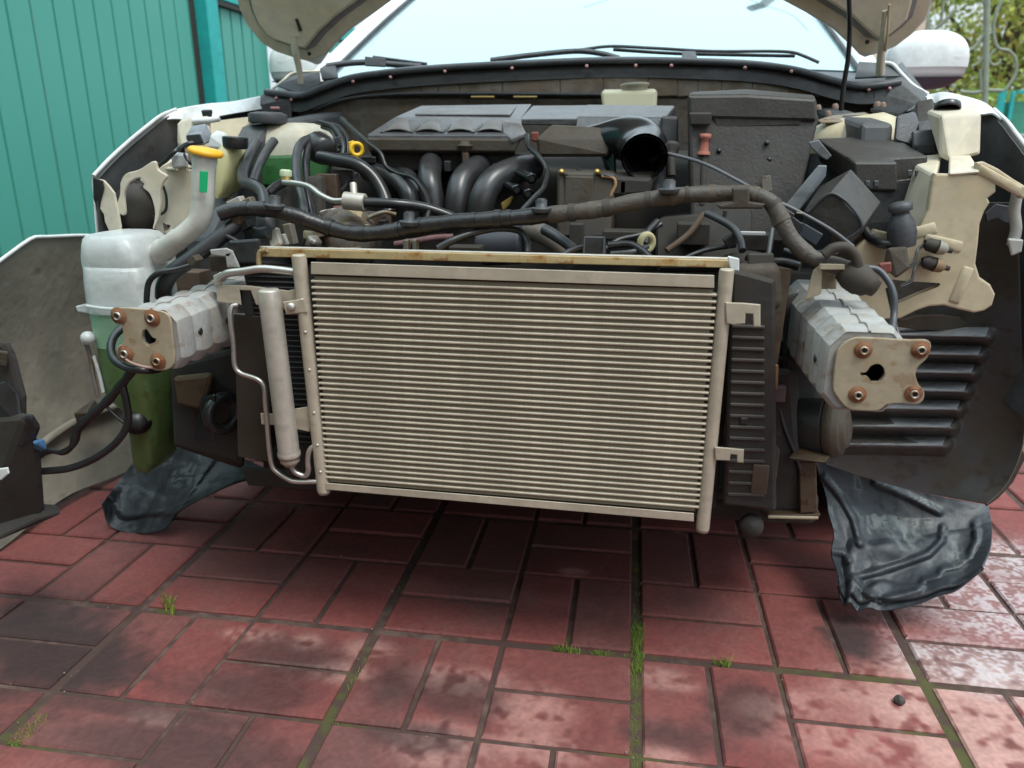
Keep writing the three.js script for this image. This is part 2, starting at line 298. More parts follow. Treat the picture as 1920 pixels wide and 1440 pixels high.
  for (let j = 0; j < W2; j++) for (let i = 0; i < W2; i++) {
    const x = X0 + (i + 0.5) / W2 * (X1 - X0), z = Z0 + (j + 0.5) / W2 * (Z1 - Z0), n = fbm(x * 60, z * 60, 3, 0, 71), n2 = fbm(x * 9, z * 9, 3, 0, 77);
    let m = 0; for (const [a, b, r] of mossy) m = Math.max(m, sst(1.2, 0.6, Math.hypot(x - a, z - b) / r + (n - 0.5)));
    let c = mix3([0.27, 0.195, 0.175], [0.37, 0.3, 0.27], sst(0.45, 0.7, n * 0.5 + n2 * 0.5)); c = mix3(c, [0.27, 0.275, 0.12], 0.8 * m * sst(0.38, 0.62, n));
    const k = (j * W2 + i) * 4; for (let q = 0; q < 3; q++) jc[k + q] = clamp(c[q]) * 255; jc[k + 3] = 255;
  }
  const jt = new THREE.DataTexture(jc, W2, W2); jt.colorSpace = THREE.SRGBColorSpace; jt.magFilter = THREE.LinearFilter; jt.needsUpdate = true; jt.wrapS = jt.wrapT = THREE.MirroredRepeatWrapping;
  const soil = new THREE.MeshStandardMaterial({ map: jt, roughness: 0.95 });
  const uvWorld = (geo) => { const p = geo.attributes.position, u = new Float32Array(p.count * 2); for (let i = 0; i < p.count; i++) { u[i * 2] = (p.getX(i) - X0) / (X1 - X0); u[i * 2 + 1] = (p.getZ(i) - Z0) / (Z1 - Z0); } geo.setAttribute('uv', new THREE.BufferAttribute(u, 2)); return geo; };
  // one sheet to the horizon
  const gg = new THREE.PlaneGeometry(240, 240, 1, 1).rotateX(-Math.PI / 2).translate(0, -0.0065, -40);
  struct('ground', uvWorld(gg.toNonIndexed()), soil, 0);

  // bricks
  const brick = (a0, a1, b0, b1) => {
    const c = 0.0045, y = rr(-0.0022, 0.0016), tx = rr(-0.004, 0.004), tz = rr(-0.004, 0.004), pts = [], idx = [];
    const ring = (d, yy) => [[a0 + d, b0 + d], [a1 - d, b0 + d], [a1 - d, b1 - d], [a0 + d, b1 - d]].forEach(([a, b]) => { const [x, z] = toWorld(a, b); pts.push([x, yy + y + (a - (a0 + a1) / 2) * tx + (b - (b0 + b1) / 2) * tz, z]); });
    ring(c, 0); ring(0.0008, -c * 0.8); ring(0, -0.045);
    idx.push(0, 2, 1, 0, 3, 2);
    for (const r of [0, 4]) for (let k = 0; k < 4; k++) { const l = (k + 1) % 4; idx.push(r + k, r + l, r + 4 + k, r + l, r + 4 + l, r + 4 + k); }
    let q = new THREE.BufferGeometry(); q.setAttribute('position', new THREE.Float32BufferAttribute(pts.flat(), 3)); q.setIndex(idx); q = q.toNonIndexed(); q.computeVertexNormals();
    return uvWorld(q);
  };
  const all = [];
  for (let qa = -14; qa < 16; qa++) for (let qb = -14; qb < 7; qb++) {
    const J = 0.0095, N = 0.0042;    // half a slab joint, half a groove
    const l = qa * SL + ((qa & 1) === 0 ? J : N), r = (qa + 1) * SL - ((qa & 1) === 0 ? N : J), f = qb * SL + ((qb & 1) === 0 ? J : N), n = (qb + 1) * SL - ((qb & 1) === 0 ? N : J);
    const V_ = ((qa + qb) & 1) === 0, halves = V_ ? [[l, (l + r) / 2 - N, f, n], [(l + r) / 2 + N, r, f, n]] : [[l, r, f, (f + n) / 2 - N], [l, r, (f + n) / 2 + N, n]];
    for (const h of halves) { const [x, z] = toWorld((h[0] + h[1]) / 2, (h[2] + h[3]) / 2); if (x < -2.06) continue; const [u, v, k] = toPix(v3(x, 0, z)); all.push({ h, in: k > 0.3 && u > -120 && u < 2050 && v > 760 && v < 1560 && z > -3.2, k }); }
  }
  const pavement = new THREE.Group(); pavement.name = 'pavement'; pavement.userData = { kind: 'structure' }; scene.add(pavement);
  const near = all.filter((b) => b.in).sort((p, q) => p.k - q.k), rest = all.filter((b) => !b.in).concat(near.slice(300)), bs = near.slice(0, 300);
  console.log('bricks', bs.length, 'rest', rest.length);
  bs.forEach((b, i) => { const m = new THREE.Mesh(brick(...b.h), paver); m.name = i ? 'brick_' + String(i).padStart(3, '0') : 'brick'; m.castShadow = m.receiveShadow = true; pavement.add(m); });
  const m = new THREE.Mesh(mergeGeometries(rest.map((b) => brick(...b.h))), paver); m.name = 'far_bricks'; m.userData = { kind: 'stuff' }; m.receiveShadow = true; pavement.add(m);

  // moss cushions and grass in the joints
  const blade = (() => { const p = new THREE.BufferGeometry(); p.setAttribute('position', new THREE.Float32BufferAttribute([-0.0011, 0, 0, 0.0011, 0, 0, 0.0006, 0.011, 0.002, -0.0011, 0, 0, 0.0006, 0.011, 0.002, -0.0006, 0.011, 0.002, -0.0006, 0.011, 0.002, 0.0006, 0.011, 0.002, 0, 0.02, 0.006], 3)); p.computeVertexNormals(); return prep(p); })();
  const lm = new THREE.MeshPhysicalMaterial({ color: new THREE.Color().setRGB(0.16, 0.26, 0.03), roughness: 0.9, transmission: 0.3, thickness: 0 });
  const spots = [];
  const along = (px0, py0, px1, py1, n, w, h) => { const A = onY(px0, py0, 0), B = onY(px1, py1, 0); for (let i = 0; i < n; i++) { const t = rnd(), p = A.clone().lerp(B, t); spots.push([p.x + (rnd() - 0.5) * w, p.z + (rnd() - 0.5) * w, h * rr(0.4, 1.2)]); } };
  along(1197, 1172, 1196, 1232, 420, .022, .75); along(1196, 1232, 1195, 1262, 200, .02, .6); along(1195, 1262, 1190, 1330, 160, .018, .4); along(1189, 1330, 1187, 1436, 150, .018, .35); along(1203, 1050, 1197, 1172, 160, .022, .45);
  along(1040, 1212, 1085, 1220, 150, .014, .7); along(1108, 1220, 1135, 1224, 70, .012, .6); along(1340, 1240, 1368, 1246, 40, .012, 1.1);
  along(660, 1290, 695, 1232, 170, .02, .5); along(605, 1425, 635, 1345, 150, .018, .4); along(770, 1110, 840, 1010, 150, .02, .4);
  along(5, 1412, 75, 1350, 420, .03, .6); along(312, 1120, 322, 1146, 70, .016, 1.2); along(1755, 1330, 1795, 1440, 80, .012, .3);
  const im = new THREE.InstancedMesh(blade, lm, spots.length), o = new THREE.Object3D(), c = new THREE.Color();
  spots.forEach(([x, z, h], i) => { o.position.set(x, -0.007, z); o.rotation.set(rr(-0.5, 0.5), rr(0, 6.3), rr(-0.5, 0.5)); o.scale.set(h * 1.2, h, h * 1.2); o.updateMatrix(); im.setMatrixAt(i, o.matrix); im.setColorAt(i, c.setRGB(rr(0.8, 1.5), rr(0.85, 1.15), rr(0.5, 1.1))); });
  im.name = 'joint_grass'; im.userData = { kind: 'stuff', label: 'bright green moss and grass growing in the paving joints', category: 'grass' }; im.castShadow = true; scene.add(im);
  // sand grains and crumbs swept along the joints
  const gr = new THREE.IcosahedronGeometry(0.0018, 0), gi = new THREE.InstancedMesh(prep(gr), std([.16, .125, .1], .9), 260);
  for (let i = 0; i < 260; i++) { const a = Math.round(rr(-6, 7)) * SL, b = rr(-.3, .95), s = rnd() < .5, [x, z] = s ? toWorld(a + rr(-.014, .014), b) : toWorld(rr(-1.6, 1.6), Math.round(rr(-1, 3)) * SL + rr(-.014, .014)); o.position.set(x, .0002, z); o.rotation.set(rr(0, 6), rr(0, 6), rr(0, 6)); const q = rr(.35, 1.2); o.scale.set(q, q * .7, q); o.updateMatrix(); gi.setMatrixAt(i, o.matrix); const w = rr(.5, 1.7); gi.setColorAt(i, c.setRGB(w, w, w)); }
  gi.name = 'grit'; gi.userData = { kind: 'stuff', label: 'sand grit lying in and beside the paving joints', category: 'grit' }; scene.add(gi);
  // a pebble on the paving, lumpy
  const pe = new THREE.IcosahedronGeometry(0.009, 2), pp = pe.attributes.position; for (let i = 0; i < pp.count; i++) { const a = v3().fromBufferAttribute(pp, i), s = 0.8 + 0.45 * fbm(a.x * 160 + 9, a.y * 160 + a.z * 90, 2, 0, 4); pp.setXYZ(i, a.x * s * 1.1, a.y * s * 0.8, a.z * s); }
  pe.computeVertexNormals(); const q0 = onY(1687, 1312, 0.006);
  const peb = thing('pebble', 'small dark round pebble lying on a red brick', 'pebble', [q0.x, 0, q0.z]); part(peb, 'stone', pe.translate(q0.x, 0.0055, q0.z), std([0.09, 0.075, 0.07], 0.85, { map: T.dustGrey }));
}
// ---------------------------------------------------------------- the car: body
const car = thing('car', 'white car with its hood up and front bumper taken off, engine bay bare', 'car', [-0.23, 0, -1.7]);
const mirrorX = (p) => v3(-0.46 - p.x, p.y, p.z);
// fenders: rows inner flange edge, crest, shoulder, foot
function fender(side, flange, crest, name) {
  const s = side, xo = -0.23 + s * 0.885, F = spline(flange), C = spline(crest);
  const arch = (z) => { const d = 0.36 * 0.36 - (z + 0.86) ** 2; return d > 0 ? Math.max(0.5, 0.34 + Math.sqrt(d)) : 0.45; };
  const prof = (u, v) => {
    const f = F(u), c = C(u);
    if (v <= 0.25) return f.lerp(c, v / 0.25);
    const out = Math.max(0, s * (xo - c.x)), y1 = c.y - 0.03 - out * 0.35, foot = Math.min(y1 - 0.05, arch(c.z));
    if (v <= 0.5) { const t = (v - 0.25) / 0.25, a = t * Math.PI / 2; return v3(c.x + s * out * Math.sin(a), c.y - (c.y - y1) * (1 - Math.cos(a)), c.z); }
    const t = (v - 0.5) / 0.5; return v3(xo + s * 0.012 * Math.sin(t * Math.PI), lerp(y1, foot, t), c.z);
  };
  const flip = s < 0 ? (u) => u : (u) => 1 - u;
  const p = part(car, 'fender', sheet((u, v) => prof(flip(u), v), 60, 40, 0.003), mat.white, name);
  part(p, 'rim', hose(crest.slice(0, 6).map((q) => q.clone()), .008, { seg: 40, rad: 8 }), mat.white);
  part(p, 'inner_face', sheet((u, v) => { const q = prof(flip(u), 0.27 + v * 0.72); q.x -= s * 0.007; q.y -= 0.006; return q; }, 60, 30, 0.002), mat.greyPaint);
  return p;
}
const lx = (px, py) => onX(px, py, -1.108), rx = (px, py) => onX(px, py, 0.652);
fender(-1, [lx(177, 333), lx(207, 301), lx(242, 269), lx(277, 240), lx(306, 225), V(335, 222, -.55), V(352, 227, -.58), V(400, 219, -.66), V(440, 212, -.76), V(485, 205, -.88), v3(-1.0, 1.03, -1.15), v3(-1.0, 1.04, -1.5)],
  [lx(175, 330), lx(205, 298), lx(240, 266), lx(275, 237), lx(303, 216), V(330, 205, -.58), V(352, 200, -.62), V(390, 194, -.7), V(435, 190, -.8), V(490, 180, -.92), v3(-1.05, 1.06, -1.15), v3(-1.08, 1.06, -1.5)], 'white painted fender cut away to show its grey inside');
fender(1, [rx(2010, 400), rx(1965, 332), rx(1918, 273), rx(1902, 253), rx(1886, 233), V(1862, 212, -.58), V(1842, 214, -.6), V(1800, 208, -.68), V(1765, 200, -.76), V(1745, 190, -.86), v3(0.54, 1.03, -1.15), v3(0.54, 1.04, -1.5)],
  [rx(2008, 396), rx(1962, 326), rx(1920, 269), rx(1905, 250), rx(1889, 229), V(1864, 205, -.62), V(1842, 190, -.68), V(1800, 178, -.76), V(1768, 172, -.84), V(1738, 176, -.94), v3(0.59, 1.06, -1.15), v3(0.62, 1.06, -1.5)], 'white painted fender curving over its black inside');

// cabin behind the firewall: shell, roof, doors, pillars, glass
{
  const b = [], W = 0.865;
  const side = (s) => { const x = -0.23 + s * W; b.push(hull([v3(x, .3, -1.5), v3(x, 1.0, -1.5), v3(x, .3, -4.6), v3(x, 1.02, -4.6), v3(x - s * .03, .3, -1.5), v3(x - s * .03, 1.0, -1.5), v3(x - s * .03, .3, -4.6), v3(x - s * .03, 1.02, -4.6)], .01)); };
  side(-1); side(1);
  part(car, 'door_panel', b[0], mat.white); part(car, 'door_panel', b[1], mat.white);
  part(car, 'roof', sheet((u, v) => v3(-0.23 + (u - 0.5) * 1.2, 1.56 - 0.07 * (2 * u - 1) ** 2 - 0.05 * (v - 0.4) ** 2 * 4, lerp(-4.0, -1.95, v)), 16, 10, 0.02), mat.white);
  part(car, 'rear_body', hull([v3(-1.05, .35, -4.6), v3(.59, .35, -4.6), v3(-1.05, 1.0, -4.75), v3(.59, 1.0, -4.75), v3(-.8, 1.5, -4.1), v3(.34, 1.5, -4.1), v3(-1.0, 1.05, -4.3), v3(.54, 1.05, -4.3), v3(-1.05, .35, -4.3), v3(.59, .35, -4.3)], .03), mat.white);
  for (const s of [-1, 1]) part(car, 'side_window', hull([v3(-.23 + s * .83, 1.03, -1.6), v3(-.23 + s * .83, 1.03, -4.2), v3(-.23 + s * .6, 1.47, -2.1), v3(-.23 + s * .6, 1.47, -4.0)], .006), mat.glass);
}
// windscreen, bowed forward in the middle
const wsB = (u) => { const s = 2 * u - 1; return v3(-0.23 + s * 0.74, 1.085 + 0.012 * (1 - s * s), -1.16 + 0.1 * (1 - s * s)); };
const wsT = (u) => { const s = 2 * u - 1; return v3(-0.23 + s * 0.585, 1.515 + 0.02 * (1 - s * s), -1.97 + 0.06 * (1 - s * s)); };
part(car, 'windscreen', sheet((u, v) => { const p = wsB(u).lerp(wsT(u), v); p.y += 0.03 * Math.sin(Math.PI * v) * (0.4 + 0.6 * Math.sin(Math.PI * u)); return p; }, 30, 20, 0.005), mat.glass, 'windscreen glass mirroring the pale sky');
for (const u of [0, 1]) {
  const s = u ? 1 : -1, off = (p) => p.clone().add(v3(s * 0.03, -0.004, -0.01)), seal = (p) => p.clone().add(v3(s * 0.004, 0.004, 0));
  part(car, 'pillar', hose([off(wsB(u).lerp(wsT(u), -0.1)), off(wsB(u).lerp(wsT(u), 0.5)).add(v3(0, 0.022, 0)), off(wsT(u))], 0.06, { oval: 1 }), mat.white);
  part(car, 'glass_seal', hose([seal(wsB(u).lerp(wsT(u), -0.02)), seal(wsB(u).lerp(wsT(u), 0.5)).add(v3(0, 0.012, 0)), seal(wsT(u))], 0.014), mat.rubber);
}
// cowl: black trim below the glass, rubber seal, clips, sloping dark panel and firewall with its insulation
{
  const S = [[498, 173, -.93], [530, 176, -.925], [562, 180, -.92], [600, 166, -.92], [655, 147, -.93], [720, 137, -.93], [800, 129, -.935], [960, 120, -.94], [1150, 113, -.945], [1300, 115, -.94], [1420, 121, -.94], [1500, 133, -.93], [1560, 150, -.925], [1610, 161, -.92], [1645, 160, -.92], [1688, 154, -.93]];
  const C = spline(S);
  const cowl = sub(car, 'cowl');
  part(cowl, 'seal', hose(S, 13, { seg: 90 }), std([0.07, 0.075, 0.085], 0.45, { map: T.dustGrey }));
  part(cowl, 'cowl_face', sheet((u, v) => { const p = C(1 - u); return p.add(v3(0, -0.006 - v * 0.034, -0.01 + v * 0.008)); }, 60, 3, 0.004), mat.blackPlastic);
  part(cowl, 'cowl_top', sheet((u, v) => { const a = C(u), b = wsB(lerp(0.0, 1.0, u)).add(v3(0, -0.004, 0.0)); return a.add(v3(0, 0.004, -0.006)).lerp(b, v); }, 60, 6, 0.004), mat.greyPlastic);
  for (const [x, y] of [[518, 184], [546, 187], [662, 153], [732, 145], [834, 134], [960, 128], [1100, 124], [1192, 123], [1259, 123], [1397, 127], [1484, 134], [1629, 168], [1668, 166]]) part(cowl, 'clip', turned(V(x, y, -.925), V(x, y, -.913), [[0, .004], [.7, .0042], [.9, .003], [1, 0]], 10), mat.clip);
  // firewall
  const fw = sub(car, 'firewall');
  part(fw, 'panel', hull([[510, 180, -.97], [1700, 165, -.97], [520, 520, -.97], [1700, 520, -.97], [510, 180, -1.05], [1700, 165, -1.05], [520, 520, -1.05], [1700, 520, -1.05]], .004), mat.deep);
  const ins = std([0.13, 0.11, 0.092], 0.9, { map: T.dustBrown, bumpMap: T.soft, bumpScale: 0.004 });
  const xs = [600, 680, 720, 790, 822, 862, 942, 1050, 1130, 1215, 1270, 1308, 1352, 1410, 1480, 1545];
  for (let i = 0; i < xs.length - 1; i++) { const y0 = 150 - 22 * Math.sin(Math.PI * (xs[i] - 560) / 1040), x0 = xs[i] + 2.5, x1 = xs[i + 1] - 2.5; part(fw, 'insulation_pad', hull([[x0, y0 + 8, -.955], [x1, y0 + 6, -.955], [x0, 180, -.945], [x1, 178, -.945], [x0, y0 + 8, -.97], [x1, y0 + 6, -.97], [x0, 180, -.97], [x1, 178, -.97]], .004), ins); }
  part(fw, 'insulation_blanket', hull([[560, 186, -.955], [1290, 186, -.955], [570, 300, -.95], [1290, 300, -.95], [560, 186, -.97], [1290, 186, -.97], [570, 300, -.97], [1290, 300, -.97]], .006), ins);
  part(fw, 'pipe', hose([[590, 205, -.93], [640, 188, -.93], [720, 178, -.93], [860, 176, -.93], [1010, 177, -.93], [1130, 178, -.93]], 8), mat.blackPlastic);
  for (const x of [905, 985]) part(fw, 'gold_strip', rod([x - 22, 182, -.92], [x + 22, 182, -.92], .003, 8), std([0.3, 0.2, 0.06], 0.6));
  // black corner pieces beside the seal
  part(car, 'cowl_corner', hull([[498, 176, -.93], [455, 205, -.88], [545, 186, -.93], [545, 222, -.92], [500, 214, -.9], [500, 190, -1.05], [545, 190, -1.05], [470, 215, -.95]], .004), mat.blackPlastic);
  part(car, 'cowl_corner', hull([[1688, 158, -.93], [1735, 178, -.93], [1748, 205, -.9], [1720, 230, -.9], [1640, 172, -.93], [1640, 210, -.92], [1690, 120, -1.05], [1650, 215, -1.0], [1690, 240, -.95]], .004), mat.greyPaint);
  part(car, 'cowl_corner_trim', hose([[1655, 118, -1.0], [1672, 120, -.99], [1690, 138, -.97], [1712, 160, -.95], [1740, 177, -.94]], 7), mat.white);
  part(car, 'cowl_corner_trim', hose([[600, 134, -1.0], [548, 138, -.99], [530, 152, -.97], [510, 168, -.95], [497, 176, -.94]], 5), mat.cream);
  part(car, 'pocket_shade', hull([[545, 142, -.99], [598, 137, -.99], [520, 160, -.96], [600, 158, -.97], [560, 175, -.95]], .003), mat.greyPlastic);  // both hinge pockets: dark fill put in for the shade of the cavity
  part(car, 'pocket_shade', hull([[1612, 118, -1.0], [1668, 121, -1.0], [1605, 146, -.96], [1688, 142, -.97]], .003), mat.greyPlastic);
  part(car, 'washer_nozzle', hull([[602, 130, -.98], [628, 126, -.99], [606, 148, -.96], [632, 146, -.96], [618, 120, -1.0]], .004), mat.greyPlastic);
  part(car, 'reflector_strip', rod([508, 203, -.89], [524, 203, -.89], .004, 8), mat.clip);
}
// wipers lying on the glass
{
  const w1 = sub(car, 'wiper'), w2 = sub(car, 'wiper');
  part(w1, 'arm', hose([[612, 124, -.99], [650, 119, -1.0], [690, 117, -1.0], [740, 121, -1.0], [790, 125, -.99]], 11, { oval: .6 }), mat.greyPlastic);
  part(w1, 'arm_block', hull([[686, 108, -1.0], [722, 112, -1.0], [686, 122, -.99], [722, 124, -.99], [690, 110, -1.02], [720, 112, -1.02]], .003), mat.blackPlastic);
  part(w1, 'blade', hose([[700, 107, -1.02], [760, 115, -1.01], [800, 120, -1.0]], 6), mat.greyPlastic);
  part(w2, 'arm', hose([[920, 113, -1.02], [1000, 103, -1.04], [1085, 96, -1.05], [1130, 101, -1.03], [1160, 109, -1.0]], 10, { oval: .6 }), mat.greyPlastic);
  part(w2, 'blade', hose([[1085, 94, -1.06], [1140, 87, -1.07], [1220, 90, -1.07], [1330, 96, -1.05], [1485, 98, -1.03], [1505, 104, -1.02], [1535, 117, -1.0]], 6), mat.greyPlastic);
  part(w2, 'blade_spine', hose([[1150, 93, -1.05], [1260, 100, -1.04], [1380, 103, -1.03], [1490, 105, -1.01]], 9, { oval: .7 }), mat.blackPlastic);
  part(w2, 'pivot', hull([[1282, 98, -1.02], [1302, 98, -1.02], [1280, 108, -1.0], [1305, 108, -1.0], [1285, 98, -1.04], [1300, 98, -1.04]], .003), mat.greyPlastic);
}
// door mirrors
for (const right of [true, false]) {
  const m = sub(car, 'door_mirror'), c = right ? V(1735, 118, -1.52) : V(566, 128, -1.3), w = right ? 0.116 : 0.1, h = right ? 0.09 : 0.08;
  const shell = new THREE.SphereGeometry(1, 32, 20), p = shell.attributes.position;
  for (let i = 0; i < p.count; i++) { const x = p.getX(i), y = p.getY(i), z = p.getZ(i), e = (q, k) => Math.sign(q) * Math.pow(Math.abs(q), k); p.setXYZ(i, c.x + e(x, .8) * w, c.y + e(y, .8) * h * (y < 0 ? .85 : 1), c.z + e(z, .8) * 0.07); }
  shell.computeVertexNormals();
  const cut = (lo, hi, k) => { const g = shell.clone(), a = g.attributes.position; for (let i = 0; i < a.count; i++) { a.setY(i, clamp(a.getY(i), c.y + lo, c.y + hi)); a.setX(i, c.x + (a.getX(i) - c.x) * k); a.setZ(i, c.z + (a.getZ(i) - c.z) * k); } return toCreasedNormals(g, 0.6); };
  part(m, 'upper_shell', cut(-h * .18, h, 1), mat.white); part(m, 'mirror_band', cut(-h * .5, -h * .18, .985), std([.5, .47, .47], .5)); part(m, 'lower_shell', cut(-h, -h * .5, .97), std([0.06, 0.05, 0.075], 0.5));
  part(m, 'mirror_foot', hull([v3(c.x - (right ? 1 : -1) * .08, c.y - .03, c.z - .02), v3(c.x - (right ? 1 : -1) * .17, c.y - .03, c.z - .05), v3(c.x - (right ? 1 : -1) * .08, c.y - .07, c.z - .02), v3(c.x - (right ? 1 : -1) * .17, c.y - .08, c.z - .05), v3(c.x - (right ? 1 : -1) * .17, c.y - .06, c.z + .02)], .01), mat.white);
}
// hood, open: a tilted panel with a pressed inner frame; the outline continues above the picture
{
  const p0 = V(597, 124, -.95), tilt = 58 * Math.PI / 180, n = v3(0, -Math.cos(tilt), Math.sin(tilt)), e2 = v3(0, Math.sin(tilt), Math.cos(tilt));
  const inPl = (px, py) => { const p = onPlane(px, py, p0, n); return [p.x, p.clone().sub(p0).dot(e2)]; };
  const L = [[745, -6], [700, 27], [660, 55], [632, 80], [612, 104], [600, 122], [592, 124], [575, 117], [548, 110], [515, 99], [488, 82], [462, 50], [448, 20], [441, -4]].map((q) => inPl(...q));
  const R = [[1752, -4], [1738, 38], [1712, 66], [1680, 90], [1650, 102], [1622, 110], [1612, 105], [1598, 90], [1560, 55], [1510, 25], [1452, -6]].map((q) => inPl(...q));
  const top = [[0.56, .42], [0.60, .7], [0.55, .93], [0.3, 1.02], [-.23, 1.05], [-.76, 1.02], [-1.01, .93], [-1.06, .7], [-1.02, .42]];
  const l0 = L[0], r1 = R[R.length - 1], mid = Array.from({ length: 9 }, (_, i) => { const t = (i + 1) / 10; return [lerp(r1[0], l0[0], t), lerp(r1[1], l0[1], t) + 0.1 * Math.sin(Math.PI * t)]; });
  const left = L.slice(), right = R.slice();
  const poly = [...left, ...top.slice().reverse(), ...right, ...mid];
  const bulge = (x, s) => 0.05 * (1 - ((x + .23) / .85) ** 2) * -1;
  const mkShape = (pts, depth, off, m, name, parent, bev) => {
    const sh = new THREE.Shape(pts.map(([a, b]) => new THREE.Vector2(a, b)));
    const g = new THREE.ExtrudeGeometry(sh, { depth, bevelEnabled: true, bevelThickness: bev, bevelSize: bev, bevelSegments: 2, bevelOffset: -bev });
    const M = new THREE.Matrix4().makeBasis(v3(1, 0, 0), e2, n.clone()); M.setPosition(0, p0.y, p0.z); g.translate(0, 0, off); g.applyMatrix4(M);
    return part(parent, name, g, m);
  };
  const hood = sub(car, 'hood', 'raised hood seen from below, beige inner frame');
  const inset = (pts, d) => { // shrink an outline
    const N = pts.length; return pts.map((p, i) => { const a = pts[(i + N - 1) % N], b = pts[(i + 1) % N], t = [b[0] - a[0], b[1] - a[1]], l = Math.hypot(...t) || 1; return [p[0] - t[1] / l * d, p[1] + t[0] / l * d]; }).filter((q) => { for (let i = 0; i < N; i++) { const a = pts[i], b = pts[(i + 1) % N], ab = [b[0] - a[0], b[1] - a[1]], t = clamp(((q[0] - a[0]) * ab[0] + (q[1] - a[1]) * ab[1]) / (ab[0] ** 2 + ab[1] ** 2 || 1)); if (Math.hypot(q[0] - a[0] - ab[0] * t, q[1] - a[1] - ab[1] * t) < Math.abs(d) * .93) return false; } return true; });
  };
  const area = poly.reduce((s, p, i) => { const q = poly[(i + 1) % poly.length]; return s + p[0] * q[1] - q[0] * p[1]; }, 0), dir = area > 0 ? 1 : -1;
  const under = std([0.74, 0.65, 0.51], 0.5, { map: T.light }), seam = std([0.3, 0.3, 0.3], 0.8, { map: T.light });
  mkShape(poly, .004, -.012, mat.white, 'outer_skin', hood, .001);
  mkShape(inset(poly, dir * .004), .003, -.007, under, 'hem_flange', hood, .001);
  mkShape(inset(poly, dir * .034), .003, -.004, seam, 'sealer_seam', hood, .001);
  mkShape(inset(poly, dir * .05), .02, -.002, under, 'inner_frame', hood, .007);
  for (const [x, y] of [[537, 3], [580, 100], [1626, 78]]) { const a = onPlane(x, y, p0.clone().addScaledVector(n, .02), n); part(hood, 'hole_shade', turned(a, a.clone().addScaledVector(n, .003), [[0, .005], [1, .005], [1, 0]], 10), mat.rubber); }  // dark discs put in for the shade in the frame holes
  // hinges
  part(hood, 'hinge_arm', [hull([[533, 30, -.86], [553, 28, -.86], [546, 66, -.88], [562, 68, -.88], [533, 30, -.88], [553, 28, -.88]], .003), hose([[553, 60, -.88], [553, 92, -.9], [560, 125, -.93], [564, 156, -.95]], 15, { oval: .5, rf: (t) => 1.2 - 0.5 * t })], under);
  part(hood, 'hinge_link', hull([[554, 36, -.855], [558, 36, -.855], [561, 58, -.87], [566, 57, -.87]], .0015), mat.iron);
  part(hood, 'hinge_arm', [hose([[1660, 20, -.84], [1656, 70, -.88], [1652, 105, -.92], [1650, 140, -.96]], 14, { oval: .5, rf: (t) => 0.8 + 0.4 * t })], under);
  part(hood, 'hinge_arm_edge', hose([[1668, 8, -.83], [1664, 60, -.86], [1660, 95, -.9]], 5), mat.creamDirty);
  // prop rod from the strut tower up to the hood
  part(hood, 'prop_rod', hose([[1577, 207, -.8], [1582, 160, -.79], [1590, 110, -.77], [1593, 60, -.75], [1592, 0, -.72], [1590, -120, -.66]], 9, { seg: 50 }), mat.rubber);
}
// floor, subframe and wheels behind
{
  part(car, 'underfloor', rbox(-1.0, .54, .2, .26, -4.5, -1.3, .02), mat.deep);
  part(car, 'subframe', [rbox(-.85, .39, .2, .28, -1.0, -.55, .02), rbox(-.8, .34, .2, .27, -.5, -.25, .02)], mat.iron);
  part(car, 'oil_pan', hull([v3(-.6, .22, -.35), v3(.1, .22, -.35), v3(-.6, .22, -.8), v3(.1, .22, -.8), v3(-.65, .45, -.3), v3(.15, .45, -.3), v3(-.65, .45, -.85), v3(.15, .45, -.85)], .01), mat.iron);
  part(car, 'gearbox_case', hull([v3(-.66, .24, -.32), v3(.1, .24, -.32), v3(-.7, .24, -1.25), v3(.24, .24, -1.25), v3(-.7, .4, -.28), v3(.12, .4, -.28), v3(-.7, .4, -1.25), v3(.24, .4, -1.25)], .02), mat.iron);
  for (const s of [-1, 1]) part(car, 'sill', rbox(-.23 + s * .8 - .06, -.23 + s * .8 + .06, .17, .34, -3.15, -1.22, .02), mat.white);
  for (const s of [-1, 1]) for (const z of [-.86, -3.5]) {
    const w = sub(car, 'wheel'), x = -.23 + s * .76, a = v3(x - s * .1, .315, z), b = v3(x + s * .1, .315, z);
    part(w, 'tyre', turned(a, b, [[0, .2], [.02, .28], [.12, .312], [.3, .316], [.7, .316], [.88, .312], [.98, .28], [1, .2]], 36), mat.rubber);
    part(w, 'rim', turned(a, b, [[.1, 0], [.1, .2], [.5, .19], [.9, .205], [.85, .15], [.8, .05], [.8, 0]], 30), mat.silver);
  }
  for (const s of [-1, 1]) part(car, 'inner_wing', hull([v3(-.23 + s * .62, .35, s < 0 ? -.24 : -.45), v3(-.23 + s * .62, .72, s < 0 ? -.24 : -.45), v3(-.23 + s * .66, .35, s < 0 ? -.24 : -.45), v3(-.23 + s * .66, .72, s < 0 ? -.24 : -.45), v3(-.23 + s * .62, .93, -.5), v3(-.23 + s * .62, .35, -1.0), v3(-.23 + s * .62, .98, -1.0), v3(-.23 + s * .66, .93, -.5), v3(-.23 + s * .66, .35, -1.0), v3(-.23 + s * .66, .98, -1.0)], .01), mat.greyPaint);
}
